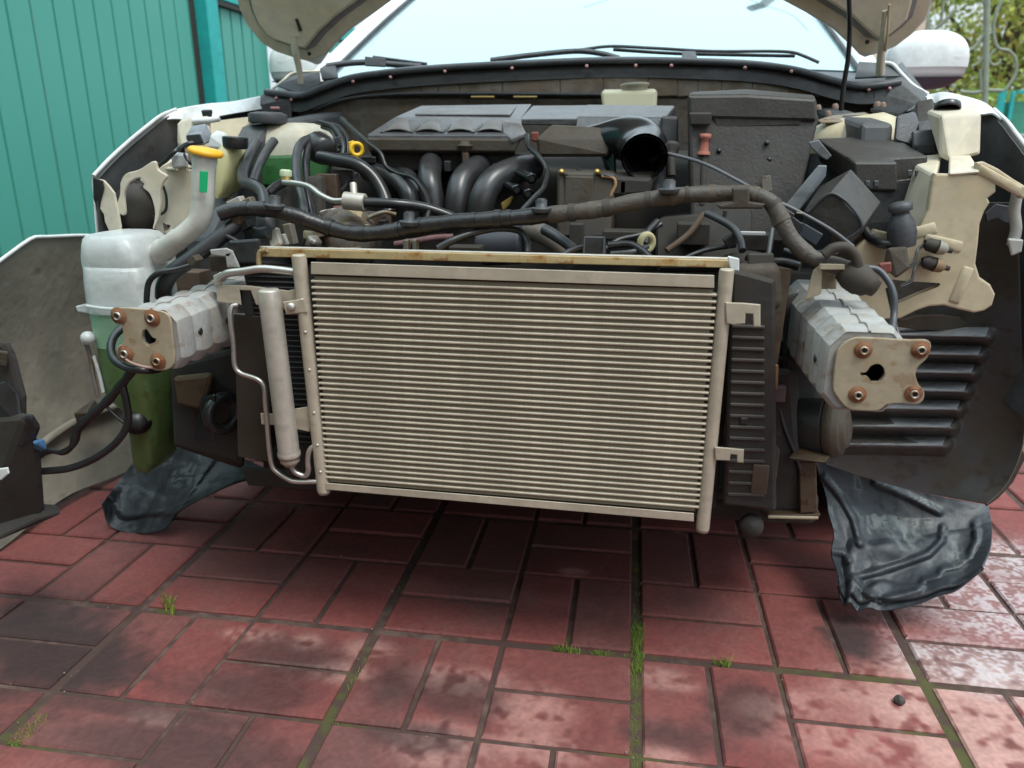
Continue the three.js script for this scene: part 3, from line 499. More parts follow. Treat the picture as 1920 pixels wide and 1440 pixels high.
// ---------------------------------------------------------------- front structure of the car
// crash boxes: pressed octagonal box with bellows, rusty bolt plate in front
function crashBox(outline, holes, keyhole, c, z, label, twist, half) {
  const g = sub(car, 'crash_box', label), C = V(c[0], c[1], z), m = mpp(C);
  const pl = part(g, 'bolt_plate', plate(outline, z, .005, { bevel: .0015, ease: true, holes: [keyhole, ...holes.map(([x, y]) => circ(x, y, 5.2, 10))] }), mat.crashPlate);
  const ringsec = (s, zz, dx = 0, dy = 0) => { const k = .6; return [[1, k], [k, 1], [-k, 1], [-1, k], [-1, -k], [-k, -1], [k, -1], [1, -k]].map(([a, b]) => v3(C.x + dx + a * half[0] * s, C.y + dy + b * half[1] * s, zz)); };
  // bellows: cross-sections with small steps
  const st = [[0, .92]]; for (let d = .004; d <= .25; d += .004) st.push([d, .9 + .12 * Math.pow(Math.abs(Math.sin(d * Math.PI / .05 + .4)), .7) + d * .35]); st.push([.36, 1.1]);
  const secs = st.map(([d, s]) => { const R = ringsec(s, z - .005 - d), o = []; for (let k = 0; k < 8; k++) { const a = R[k], b = R[(k + 1) % 8]; o.push(a.clone().lerp(b, .04), a.clone().lerp(b, .5), a.clone().lerp(b, .96)); } return o; });
  const q = loft(secs.map((r) => r.slice().reverse()), .34, true);
  part(g, 'box', q, mat.crash);
  { const sh = new THREE.Shape(secs[0].map((p) => new THREE.Vector2(p.x, p.y))), kc = V(keyhole[0][0], keyhole[0][1], z); sh.holes.push(new THREE.Path(keyhole.map(([x, y]) => { const p = V(x, y, z); return new THREE.Vector2(p.x, p.y); }))); const f = new THREE.ExtrudeGeometry(sh, { depth: .003, bevelEnabled: false }); f.translate(0, 0, z - .0095); part(g, 'box_front', f, mat.crash); }
  part(g, 'weld_seam', hose(secs.filter((_, i) => i % 3 === 0).map((r) => r[4].clone().add(v3(0, .001, 0))), .004, { seg: 60, rad: 6 }), mat.crash);
  for (const k of [14, 34]) { const a = secs[k][C.x < -.3 ? 22 : 10].clone(), o = v3(C.x < -.3 ? 1 : -1, 0, 0); part(g, 'side_hole_shade', turned(a.clone().addScaledVector(o, -.004), a.clone().addScaledVector(o, .001), [[0, .006], [.9, .006], [1, .004], [1, 0]], 10), mat.rubber); }  // dark cups added for the shade in the side holes
  part(g, 'box_end', rbox(C.x - half[0] * 1.3, C.x + half[0] * 1.3, C.y - half[1] * 1.35, C.y + half[1] * 1.35, z - .4, z - .36, .006), mat.iron);
  for (const [x, y] of holes) {
    const p = V(x, y, z + .001), a = p.clone(), b = p.clone().add(v3(0, 0, .006));
    const rr_ = part(pl, 'rust_ring', turned(a, b, [[0, 16.5 * m], [.1, 16 * m], [.22, 12.5 * m], [.45, 11 * m], [.5, 9 * m], [.5, 5 * m], [-.6, 5 * m]], 20), mat.rust);
    part(pl, 'nut', turned(a, b, [[.4, 8.5 * m], [1, 8 * m], [1, 4.5 * m], [-1.6, 4.2 * m], [-1.6, 0]], 14), mat.bolt);
  }
  return g;
}
crashBox([[209, 587], [214, 579], [235, 577], [262, 579], [295, 582], [313, 589], [320, 605], [324, 640], [327, 672], [322, 688], [306, 695], [288, 694], [270, 686], [245, 682], [226, 676], [218, 662], [220, 650], [229, 643], [230, 622], [225, 606], [213, 599]],
  [[222, 592], [285, 596], [235, 663], [296, 677]], [[266, 618], [276, 616], [286, 630], [294, 634], [292, 643], [284, 646], [278, 651], [268, 644], [264, 632]], [288, 636], .1, 'cream crash box end with rusty bolt holes beside the washer tank', [.0, .0], [.043, .05]);
crashBox([[1584, 642], [1606, 633], [1650, 634], [1700, 637], [1738, 638], [1746, 650], [1738, 672], [1722, 688], [1717, 702], [1722, 720], [1733, 736], [1730, 752], [1716, 759], [1690, 757], [1664, 759], [1646, 770], [1612, 770], [1588, 765], [1568, 742], [1562, 724], [1566, 680], [1571, 657]],
  [[1619, 656], [1726, 656], [1608, 740], [1713, 738]], [[1611, 695], [1622, 696], [1632, 684], [1648, 680], [1660, 690], [1661, 705], [1650, 717], [1634, 718], [1625, 708], [1613, 706]], [1622, 698], .1, 'cream crash box end with rusty bolt holes beside the ribbed wheel arch liner', [.0, .0], [.052, .058]);
// tow hook bracket on the right box, clips
part(car, 'box_bracket', [hull([[1526, 508, -.04], [1540, 496, -.04], [1538, 550, -.04], [1512, 560, -.04], [1526, 508, -.045], [1540, 496, -.045], [1538, 550, -.045], [1512, 560, -.045]], .0015), hull([[1538, 496, -.03], [1582, 497, -.03], [1582, 504, -.03], [1538, 504, -.03], [1538, 496, -.08], [1582, 497, -.08]], .0015), hull([[1540, 505, -.075], [1568, 505, -.075], [1566, 540, -.075], [1538, 540, -.075], [1540, 505, -.08], [1568, 505, -.08], [1566, 540, -.08], [1538, 540, -.08]], .0015)], mat.crashPlate);
part(car, 'box_flange', plate([[1478, 560], [1495, 545], [1510, 548], [1500, 600], [1496, 660], [1500, 700], [1480, 650], [1470, 610]], -.2, .006), std([.28, .33, .37], .5, { map: T.light }));

// headlamp mounts: pressed cream panels
part(car, 'lamp_panel', plate([[1600, 470], [1640, 430], [1680, 440], [1725, 425], [1740, 395], [1748, 340], [1753, 325], [1830, 327], [1832, 305], [1845, 303], [1872, 316], [1900, 335], [1925, 350], [1930, 375], [1914, 372], [1898, 351], [1880, 345], [1868, 347], [1868, 360], [1853, 372], [1857, 380], [1846, 397], [1838, 420], [1835, 455], [1830, 495], [1838, 520], [1858, 534], [1867, 552], [1861, 573], [1846, 583], [1827, 587], [1800, 581], [1770, 573], [1742, 575], [1718, 583], [1688, 598], [1640, 600], [1600, 560]],
  -.24, .016, { bevel: .0035, holes: [[[1655, 525], [1672, 520], [1700, 523], [1764, 527], [1769, 533], [1761, 541], [1722, 556], [1684, 573], [1665, 560]], circ(1809, 363, 5, 4), circ(1804, 392, 3.5, 8), circ(1812, 440, 5, 8), circ(1828, 549, 3, 8)] }), mat.creamDirty, 'cream pressed headlamp mounting panel with punched holes');
{ // raised folds on that panel
  const f = (pts, w, z) => part(car, 'pressed_fold', hose(pts, w, { oval: .5 }), mat.creamDirty);
  const rg = (a, b, c) => part(car, 'pressed_fold', hull([[...a, -.2395], [...b, -.2395], [(a[0] + b[0]) / 2 + c[0], (a[1] + b[1]) / 2 + c[1], -.2375], [a[0] + c[0] * 2, a[1] + c[1] * 2, -.2405], [b[0] + c[0] * 2, b[1] + c[1] * 2, -.2405]], .003, true), mat.creamDirty);
  rg([1738, 441], [1802, 456], [-2, 7]); rg([1700, 434], [1750, 420], [2, 7]); rg([1822, 506], [1796, 566], [-7, -2]); rg([1840, 312], [1912, 352], [-2, 6]);
  part(car, 'lamp_post', hull([[1768, 222, -.36], [1832, 218, -.36], [1830, 285, -.34], [1780, 296, -.33], [1768, 290, -.34], [1745, 212, -.42], [1770, 205, -.46], [1828, 205, -.46], [1772, 290, -.46], [1830, 285, -.46]], .006), mat.cream);
  part(car, 'post_cap', turned([1776, 206, -.41], [1777, 194, -.415], [[0, .02], [.15, .022], [.85, .021], [1, .018], [1, 0]], 16), mat.rubber);
  part(car, 'lamp_ledge', hull([[1783, 300, -.3], [1815, 296, -.3], [1833, 322, -.24], [1782, 326, -.24], [1790, 326, -.24], [1783, 296, -.34], [1816, 294, -.34]], .003), mat.cream);
  part(car, 'apron_panel', hull([[1700, 300, -.4], [1760, 295, -.38], [1750, 330, -.26], [1735, 420, -.26], [1690, 440, -.3], [1690, 330, -.42]], .005), mat.cream);
}
// left lamp mount
part(car, 'lamp_panel', plate([[302, 312], [330, 300], [352, 312], [352, 318], [392, 318], [404, 330], [404, 440], [330, 440], [298, 436], [290, 425], [296, 400], [292, 380], [285, 362], [270, 345], [262, 336], [280, 330]], -.32, .014, { bevel: .002, ease: true, holes: [[[303, 410], [310, 418], [321, 421], [318, 430], [312, 434], [306, 436]]] }), mat.cream, 'cream pressed headlamp mounting panel behind the filler neck');
part(car, 'lamp_ring', plate([[225, 343], [235, 326], [260, 318], [288, 302], [296, 318], [312, 330], [304, 345], [300, 362], [300, 385], [296, 410], [290, 425], [287, 428], [290, 400], [286, 378], [279, 362], [268, 352], [270, 342], [264, 334], [254, 335], [243, 342], [236, 353], [232, 368], [234, 400], [226, 402], [218, 388], [224, 365]], -.28, .008, { bevel: .002, ease: true }), mat.cream);
part(car, 'fender_front_strip', plate([[178, 334], [194, 338], [205, 350], [214, 362], [218, 382], [222, 400], [226, 425], [226, 436], [205, 436], [196, 416], [194, 402], [187, 392], [188, 370], [193, 352], [186, 342]], -.275, .006, { bevel: .002, holes: [circ(197, 374, 2.5, 8)] }), mat.cream);
part(car, 'fender_front_edge', hull([[176, 334, -.27], [192, 340, -.272], [194, 352, -.272], [184, 392, -.275], [177, 372, -.272]], .002), mat.blackPlastic);
part(car, 'signal_horn', [turned([262, 392, -.36], [262, 392, -.31], [[0, .03], [.2, .05], [.7, .052], [.85, .04], [1, .02], [1, 0]], 24), hull([[238, 338, -.36], [270, 345, -.36], [266, 362, -.36], [246, 360, -.36], [238, 338, -.38], [266, 362, -.38]], .003)], mat.iron);
part(car, 'lamp_bracket', hull([[250, 345, -.335], [272, 352, -.335], [260, 380, -.335], [246, 378, -.335]], .003), mat.dustyPlastic);
part(car, 'lamp_post', hull([[338, 236, -.46], [362, 226, -.46], [388, 224, -.46], [392, 262, -.44], [345, 274, -.44], [338, 270, -.45], [345, 228, -.54], [390, 222, -.54], [392, 262, -.54]], .006), mat.cream);
part(car, 'post_bar', hose([[362, 228, -.45], [388, 226, -.45], [412, 222, -.46]], 11), mat.whitePlastic);
part(car, 'post_cap', hull([[380, 209, -.5], [396, 208, -.5], [382, 217, -.5], [395, 217, -.5], [382, 208, -.52], [395, 208, -.52]], .003), mat.rubber);
part(car, 'lamp_socket', [hull([[352, 258, -.36], [376, 254, -.36], [382, 268, -.36], [358, 270, -.36], [362, 240, -.4], [384, 236, -.4], [396, 258, -.4]], .004)], std([.28, .31, .36], .5, { map: T.dustGrey }));
part(car, 'socket_mouth', hull([[351, 255, -.352], [374, 253, -.352], [380, 266, -.352], [356, 271, -.352]], .002), mat.hole);
part(car, 'lamp_ledge', hull([[304, 316, -.33], [332, 318, -.3], [312, 302, -.36], [342, 306, -.36], [330, 296, -.38]], .002), mat.cream);
part(car, 'connector_box', hull([[323, 292, -.3], [350, 292, -.3], [350, 310, -.3], [326, 312, -.3], [326, 288, -.33], [350, 290, -.33]], .003), std([.5, .5, .52], .5, { map: T.light }));
part(car, 'loom_wire', hose([[298, 310, -.29], [312, 300, -.29], [328, 284, -.29], [350, 270, -.33], [362, 268, -.34]], 8), mat.rubber);
part(car, 'loom_wire', hose([[345, 288, -.29], [350, 298, -.29], [360, 306, -.29]], 5), mat.rubber);
part(car, 'loom_wire', hose([[306, 348, -.312], [312, 370, -.312], [310, 395, -.312], [296, 404, -.312], [288, 406, -.312]], 5), mat.rubber);

// right wheel arch liner with stepped ribs
{
  const Lf = spline([[1560, 375, 0], [1556, 600, 0], [1548, 870, 0]].map(([x, y]) => v3(x, y, 0))), Rt = spline([[1905, 380], [1912, 500], [1916, 650], [1924, 780], [1916, 848], [1886, 912], [1852, 946]].map(([x, y]) => v3(x, y, 0)));
  const fn = (u, v) => {
    const a = Lf(v), b = Rt(v), x = lerp(a.x, b.x, u), y = lerp(a.y, b.y, u) + 8 * Math.sin(Math.PI * u) * v;
    let z = -.43 + 0.12 * Math.pow(u, 3.0) + 0.05 * v;
    const slant = (x - 1700) * 0.02 * 1.0, yy = y - slant, edge = lerp(1868, 1775, clamp((yy - 612) / 235));
    if (yy > 612 && yy < 852) { const k = (yy - 612) / 34.3, f = k - Math.floor(k), prof = f < .52 ? f / .52 : 1 - (f - .52) / .48; z += .042 * prof * sst(edge + 6, edge - 8, x); }
    return V(x, y, z);
  };
  const lin = sub(car, 'wheel_liner', 'black plastic wheel arch liner with horizontal ribs');
  part(lin, 'shell', sheet((u, v) => fn(u, v), 70, 210, .003), std([.09, .088, .088], .5, { map: T.dustBrown }));
  for (let i = 0; i < 7; i++) { // dusty upward faces of the ribs, skylight painted in as a paler tone
    const ya = 612 + i * 34.3 + 1, yb = ya + 34.3 * .52 - 1;
    part(lin, 'lit_rib_ledge', sheet((u, v) => { const yy = lerp(ya, yb, v), x = lerp(1592, lerp(1868, 1775, clamp((yy - 612) / 235)) - 13, u), y = yy + (x - 1700) * .02, w = (y - 375) / 530, q = lerp(.02, .97, clamp((x - 1556) / 358)); const zz = -.43 + .12 * Math.pow(clamp((x - 1556) / 358), 3) + .05 * clamp(w) + .042 * (v * .94 + .03); return V(x, y, zz + .0025); }, 14, 3, .002), std([.3, .31, .33], .7, { map: T.dustGrey }));
  }
  part(lin, 'liner_crown', plate([[1672, 612], [1690, 600], [1720, 592], [1760, 590], [1800, 595], [1822, 612], [1832, 624], [1780, 622], [1720, 618]], -.36, .01), mat.dustyPlastic);
  part(lin, 'liner_flap', plate([[1848, 400], [1868, 382], [1900, 388], [1902, 420], [1884, 418], [1870, 410], [1850, 416]], -.3, .006), std([.05, .055, .065], .55, { map: T.dustGrey }));
  part(lin, 'liner_foot', plate([[1919, 846], [1924, 858], [1900, 905], [1872, 935], [1850, 950], [1842, 940], [1868, 912], [1885, 880], [1896, 862]], -.31, .004, { holes: [circ(1891, 872, 5, 10, 8)] }), mat.dustyPlastic, 'brown dusty lower corner with a round hole');
  part(lin, 'lamp_plug', [hose([[1908, 360, -.27], [1902, 395, -.27], [1905, 430, -.27], [1898, 460, -.27]], 20), hull([[1892, 450, -.26], [1915, 452, -.26], [1898, 476, -.26], [1912, 470, -.26], [1895, 455, -.28]], .003)], std([.4, .4, .38], .55, { map: T.light }));
}
// splash shields hanging under both corners
{
  const mud = tex(512, (u, v) => { const a = fbm(u * 4, v * 4, 4, 4, 203), b = fbm(u * 30, v * 30, 4, 30, 207), c = fbm(u * 22 + a * 5, v * 4 + a * 2, 4, 0, 211); let q = mix3([0.15, 0.165, 0.185], [0.24, 0.255, 0.275], b); q = mix3(q, [0.50, 0.51, 0.49], 0.85 * sst(0.5, 0.66, a * 0.5 + c * 0.35 + b * 0.15)); q = mix3(q, [0.10, 0.11, 0.125], 0.7 * sst(0.56, 0.7, c * 0.6 + b * 0.4)); return q; }, true, 2.6);
  const mm = new THREE.MeshPhysicalMaterial({ map: mud, color: new THREE.Color(0.9, 0.92, 0.94), roughness: 0.5, bumpMap: T.soft, bumpScale: 0.004 });
  const top = spline([[1522, 848], [1600, 884], [1680, 912], [1760, 930], [1852, 948]].map(([x, y]) => v3(x, y, 0))), bot = spline([[1572, 1118], [1584, 1138], [1592, 1130], [1606, 1146], [1628, 1140], [1650, 1146], [1720, 1134], [1760, 1118], [1790, 1110], [1838, 1074]].map(([x, y]) => v3(x, y, 0)));
  const lf = spline([[1522, 848], [1548, 930], [1552, 962], [1562, 1000], [1558, 1040], [1570, 1080], [1572, 1118]].map(([x, y]) => v3(x, y, 0))), rt = spline([[1852, 948], [1860, 990], [1856, 1035], [1838, 1074]].map(([x, y]) => v3(x, y, 0)));
  const RL = [[[1829, 985], [1832, 1012], [1818, 1045], [1796, 1063], [1768, 1069], [1760, 1082], [1733, 1090], [1724, 1106], [1700, 1114], [1650, 1126]], [[1568, 1096], [1608, 1082], [1640, 1074], [1690, 1058], [1740, 1040], [1765, 1015], [1768, 990]], [[1606, 1084], [1612, 1102], [1640, 1122]], [[1545, 895], [1575, 930], [1600, 975], [1612, 1020]], [[1556, 1034], [1580, 1036], [1590, 1052]], [[1640, 905], [1700, 930], [1760, 960]]];
  const dR = (x, y) => { let m = 99; for (const L of RL) for (let i = 0; i < L.length - 1; i++) { const [a, b] = L[i], [c, d] = L[i + 1], t = clamp(((x - a) * (c - a) + (y - b) * (d - b)) / ((c - a) ** 2 + (d - b) ** 2)); m = Math.min(m, Math.hypot(x - lerp(a, c, t), y - lerp(b, d, t))); } return m; };
  const fn = (u, v) => { // Coons patch in the outline, depth falling forward
    const a = top(u), b = bot(u), c = lf(v), d = rt(v), e = (q) => q.clone();
    const p = e(a).multiplyScalar(1 - v).addScaledVector(b, v).addScaledVector(c, 1 - u).addScaledVector(d, u).addScaledVector(e(top(0)).multiplyScalar((1 - u) * (1 - v)), -1).addScaledVector(top(1).multiplyScalar(u * (1 - v)), -1).addScaledVector(bot(0).multiplyScalar((1 - u) * v), -1).addScaledVector(bot(1).multiplyScalar(u * v), -1);
    const rim = Math.min(u, 1 - u, 1 - v), wav = 0.03 * Math.sin(u * 9) + 0.02 * Math.sin(u * 21);
    let z = lerp(-.44, -.245, Math.pow(v, 1.15));
    z += .012 * sst(.78 + wav, .82 + wav, v) - .014 * sst(.9 + wav * .5, .93 + wav * .5, v) + .01 * sst(.5, .56, v + u * .25) * sst(.1, .2, u) + .014 * Math.exp(-(((u - .45) / .18) ** 2 + ((v - .45) / .12) ** 2)) - .012 * Math.exp(-(((u - .82) / .1) ** 2 + ((v - .5) / .2) ** 2)) + .006 * (fbm(u * 6, v * 6, 3, 0, 88) - .5);
    z += .009 * Math.exp(-((dR(p.x, p.y) / 5.5) ** 2));
    return V(p.x, p.y, z);
  };
  part(car, 'splash_shield', sheet(fn, 120, 96, .003), mm, 'mud-streaked grey splash shield drooping toward the paving');
  const top2 = spline([[250, 870], [300, 850], [360, 838], [430, 850], [520, 890]].map(([x, y]) => v3(x, y, 0))), bot2 = spline([[190, 945], [205, 985], [250, 1000], [310, 992], [330, 965], [440, 905]].map(([x, y]) => v3(x, y, 0)));
  part(car, 'splash_shield', sheet((u, v) => { const p = top2(u).lerp(bot2(u), v); let z = lerp(-.5, -.335, v); z += .007 * sst(.5, .54, v + .08 * Math.sin(u * 9)) - .009 * sst(.8, .83, v + .03 * Math.sin(u * 17)) + .006 * sst(.42, .45, u) * sst(.72, .69, u) + .007 * (fbm(u * 9, v * 9, 3, 0, 81) - .5); return V(p.x, p.y, z); }, 60, 36, .003), new THREE.MeshPhysicalMaterial({ map: mud, color: new THREE.Color(.5, .52, .53), roughness: .5, bumpMap: T.soft, bumpScale: .003 }), 'black splash shield drooping beside the removed bumper');
}
// radiator pack behind the condenser
{
  const r = sub(car, 'radiator', 'radiator with a brass-coloured top bar');
  part(r, 'top_bar', hull([[492, 466, -.045], [1368, 489, -.045], [492, 480, -.043], [1368, 501, -.043], [492, 466, -.085], [1368, 489, -.085]], .0015), mat.goldBar);
  part(r, 'bar_edge', rod([486, 464, -.05], [1372, 486, -.05], .0028, 8), mat.alu);
  part(r, 'end_cap', hose([[500, 468, -.04], [488, 472, -.04], [485, 485, -.04], [486, 500, -.04]], 10), mat.goldBar);
  part(r, 'core', hull([[455, 495, -.055], [1385, 515, -.055], [540, 890, -.055], [1340, 950, -.055], [455, 495, -.09], [1385, 515, -.09], [540, 890, -.09], [1340, 950, -.09]], .002), std([.025, .024, .022], .8, { map: T.dustBrown }));
  for (let i = 0; i < 33; i++) { const t = i / 32, y0 = 545 + t * 320, xl = 462 + t * 62; part(r, 'tube', rod([xl, y0 - 40 + 3, -.052], [xl + 105, y0 - 40 + 6, -.052], .0022, 6), mat.blackPlastic); }
  // right side tank with ribs
  part(r, 'side_tank', hull([[1378, 512, -.03], [1446, 530, -.03], [1362, 940, -.03], [1448, 950, -.03], [1378, 512, -.1], [1446, 530, -.1], [1362, 940, -.1], [1448, 950, -.1]], .006), std([.03, .025, .022], .7, { map: T.dustBrown }));
  for (let i = 0; i < 16; i++) { const y = 610 + i * 21; part(r, 'tank_rib', hull([[1374 - i * .5, y, -.022], [1432, y + 2, -.022], [1374 - i * .5, y + 3, -.022], [1432, y + 5, -.022], [1374, y, -.04], [1432, y, -.04]], .0015), std([.05, .042, .036], .7)); }
  part(r, 'filler_neck', [hull([[1405, 478, -.05], [1447, 478, -.05], [1406, 512, -.045], [1446, 512, -.045], [1405, 478, -.08], [1447, 478, -.08]], .003)], mat.iron);
  part(r, 'tank_head', hull([[1392, 515, -.05], [1440, 512, -.05], [1390, 565, -.05], [1444, 560, -.05], [1392, 515, -.09], [1440, 560, -.09]], .018, true), mat.dustyPlastic);
  part(r, 'hook', hull([[1366, 482, -.03], [1384, 486, -.03], [1372, 508, -.03], [1384, 508, -.03], [1366, 482, -.036], [1384, 486, -.036]], .0015), mat.whitePlastic);
  part(r, 'side_board', hull([[1450, 500, -.06], [1482, 506, -.06], [1428, 640, -.06], [1456, 680, -.06], [1450, 500, -.066], [1482, 506, -.066], [1428, 640, -.066]], .002), std([.1, .07, .045], .8, { map: T.dustBrown }));
  part(r, 'foam_block', hull([[1430, 686, -.05], [1456, 686, -.05], [1433, 722, -.05], [1455, 728, -.05], [1430, 686, -.07], [1456, 686, -.07]], .003), std([.3, .19, .1], .9, { map: T.rusty }));
  part(r, 'air_guide', hull([[440, 590, -.05], [500, 595, -.05], [448, 855, -.05], [508, 865, -.05], [440, 590, -.053], [500, 595, -.053], [448, 855, -.053]], .0015), std([.045, .036, .026], .75, { map: T.dustBrown }));
  part(r, 'guide_plate', plate([[425, 588], [470, 588], [472, 622], [455, 640], [430, 640]], -.06, .004, { holes: [circ(440, 606, 4, 8, 8), circ(458, 604, 3, 8, 8)] }), std([.2, .23, .25], .55, { map: T.light }));
  part(r, 'left_strap', hull([[448, 545, -.02], [470, 545, -.02], [462, 590, -.02], [474, 590, -.02], [448, 545, -.03]], .002), mat.blackPlastic);
  part(r, 'fan_shroud', hull([[600, 520, -.14], [1300, 540, -.14], [620, 900, -.14], [1290, 930, -.14], [600, 520, -.2], [1300, 540, -.2], [620, 900, -.2], [1290, 930, -.2]], .01), mat.blackPlastic);
  part(r, 'drain_knob', turned([1408, 985, -.09], [1409, 985, -.03], [[0, .012], [.2, .018], [.8, .02], [.95, .014], [1, 0]], 14), mat.iron);
}
// lower cross member, horn, brackets
part(car, 'cross_member', [hull([[460, 880, -.12], [1470, 950, -.12], [470, 905, -.12], [1470, 975, -.12], [460, 880, -.2], [1470, 950, -.2], [470, 905, -.2]], .006)], mat.deep);
part(car, 'lower_bracket', [hull([[1500, 868, -.1], [1528, 868, -.1], [1502, 960, -.1], [1530, 958, -.1], [1500, 868, -.14], [1528, 868, -.14]], .002), hull([[1482, 858, -.08], [1500, 838, -.12], [1562, 846, -.12], [1545, 866, -.08], [1490, 862, -.085]], .002), hull([[1420, 955, -.12], [1440, 944, -.16], [1524, 938, -.16], [1536, 965, -.1], [1530, 972, -.1], [1440, 966, -.1]], .002)], std([.075, .05, .03], .7, { map: T.rusty, metalness: .2 }), 'rusty brown bracket under the frame rail');
part(car, 'bracket_lip', rod([1440, 969, -.098], [1534, 971, -.098], .003, 8), mat.crashPlate);
part(car, 'signal_horn', [turned([1490, 800, -.16], [1552, 802, -.14], [[0, .02], [.05, .046], [.2, .05], [.9, .05], [1, .046], [1, 0]], 30)], mat.blackPlastic);
part(car, 'horn_ring', turned([1550, 802, -.14], [1594, 804, -.125], [[0, .045], [.06, .05], [.45, .05], [.5, .044], [.68, .044], [.72, .034], [.9, .032], [.95, .02], [1, .018], [1, 0]], 30), mat.dustyPlastic);
part(car, 'frame_rail', hull([[1475, 560, -.18], [1540, 545, -.22], [1475, 760, -.18], [1540, 790, -.2], [1480, 560, -.4], [1530, 760, -.4]], .006), mat.deep);
part(car, 'corner_block', hull([[1446, 700, -.1], [1475, 700, -.1], [1440, 950, -.12], [1500, 950, -.12], [1450, 700, -.3], [1500, 700, -.3], [1500, 940, -.3]], .008), mat.deep);
part(car, 'corner_block', hull([[330, 690, -.16], [445, 660, -.16], [335, 830, -.16], [450, 860, -.16], [340, 690, -.35], [445, 660, -.35], [345, 830, -.35], [450, 870, -.35]], .01), mat.deep);
part(car, 'brake_duct', hull([[334, 712, -.12], [392, 706, -.12], [340, 752, -.12], [378, 760, -.12], [334, 712, -.2], [392, 706, -.2], [378, 760, -.2]], .008), std([.09, .06, .03], .75, { map: T.dustBrown }));
part(car, 'rubber_strap', hull([[382, 745, -.1], [402, 742, -.1], [368, 824, -.09], [400, 826, -.09], [382, 745, -.115], [402, 742, -.115]], .003), mat.gloss);
part(car, 'hose_stub', new THREE.TorusGeometry(.032, .011, 12, 26).rotateY(1.15).translate(...V(418, 775, -.12).toArray()), mat.rubber);

// washer tank with filler neck and fluid
{
  const t = sub(car, 'washer_tank', 'translucent white washer tank with green fluid and an orange cap');
  const milk = std([.92, .95, .94], .35, { transmission: .45, thickness: 0, map: T.plain }), fluid = std([.16, .27, .1], .4, { transmission: .4, thickness: 0, map: T.dustBrown });  // sump fluid darker than the band, shade put into its colour
  part(t, 'tank_body', loft([tankRing(176, 286, 434, -.175, .1), tankRing(160, 300, 437, -.165, .12), tankRing(153, 310, 444, -.158, .134), tankRing(151, 320, 458, -.152, .146), tankRing(150, 330, 478, -.15, .15), tankRing(152, 332, 492, -.152, .15), tankRing(154, 334, 498, -.146, .155), tankRing(155, 340, 520, -.143, .16), tankRing(159, 348, 555, -.142, .16), tankRing(162, 352, 576, -.142, .16)]), milk);
  part(t, 'tank_collar', hose([[163, 574, -.137], [200, 579, -.13], [260, 580, -.13], [325, 578, -.137]], 7), milk);
  part(t, 'fluid_band', loft([tankRing(166, 350, 580, -.145, .155), tankRing(170, 348, 600, -.146, .155), tankRing(175, 346, 622, -.148, .152), tankRing(179, 344, 639, -.15, .15)]), std([.42, .66, .46], .4, { transmission: .4, thickness: 0 }));
  part(t, 'fluid_sump', loft([tankRing(180, 344, 640, -.15, .15), tankRing(184, 344, 690, -.152, .15), tankRing(190, 343, 716, -.155, .145), tankRing(206, 342, 736, -.158, .14), tankRing(232, 340, 756, -.162, .13), tankRing(242, 338, 800, -.17, .12), tankRing(248, 334, 850, -.178, .11), tankRing(256, 326, 866, -.182, .1), tankRing(268, 312, 874, -.19, .08)]), fluid);
  part(t, 'filler_neck', hose([[262, 520, -.26], [290, 482, -.23], [310, 466, -.2], [335, 448, -.18], [358, 430, -.18], [374, 412, -.18], [380, 385, -.18], [381, 340, -.18], [384, 290, -.18]], 38, { rf: (t2) => (t2 > .5 ? 1.0 + .35 * (t2 - .55) : 1.05) * (t2 > .96 ? 1.05 : 1) * (t2 > .34 && t2 < .37 ? 1.12 : 1) * (t2 > .5 && t2 < .53 ? 1.1 : 1) }), std([.95, .91, .84], .4, { transmission: .35, thickness: 0, map: T.plain }));
  part(t, 'filler_cap', [turned([385, 291, -.18], [386, 277, -.18], [[0, .028], [.2, .0305], [.6, .0305], [.9, .026], [1, 0]], 24), hull([[356, 282, -.165], [370, 279, -.165], [370, 288, -.165], [356, 284, -.18]], .001)], mat.orange);
  part(t, 'green_label', hull([[375, 321, -.151], [390, 322, -.151], [388, 361, -.151], [374, 359, -.151], [375, 321, -.154], [388, 361, -.154]], .0005), std([.01, .42, .16], .5));
  part(t, 'side_lug', hull([[145, 576, -.16], [162, 572, -.16], [162, 584, -.16], [148, 582, -.16], [150, 578, -.17]], .003), milk);
  part(t, 'bolt_lug', [turned([165, 634, -.16], [165, 634, -.135], [[0, .014], [.6, .014], [1, .009], [1, 0]], 14)], milk);
  part(t, 'level_pipe', hose([[160, 640, -.15], [168, 665, -.15], [176, 710, -.15], [184, 745, -.15]], 8), std([.16, .14, .13], .6, { map: T.rusty }));
  part(t, 'tank_strip', hose([[176, 668, -.15], [186, 700, -.15], [194, 735, -.15]], 9, { oval: .5 }), milk);
  part(t, 'pump_grommet', turned([258, 790, -.18], [258, 790, -.15], [[0, .028], [.6, .027], [.7, .018], [1, .014], [1, 0]], 18), mat.rubber);
}
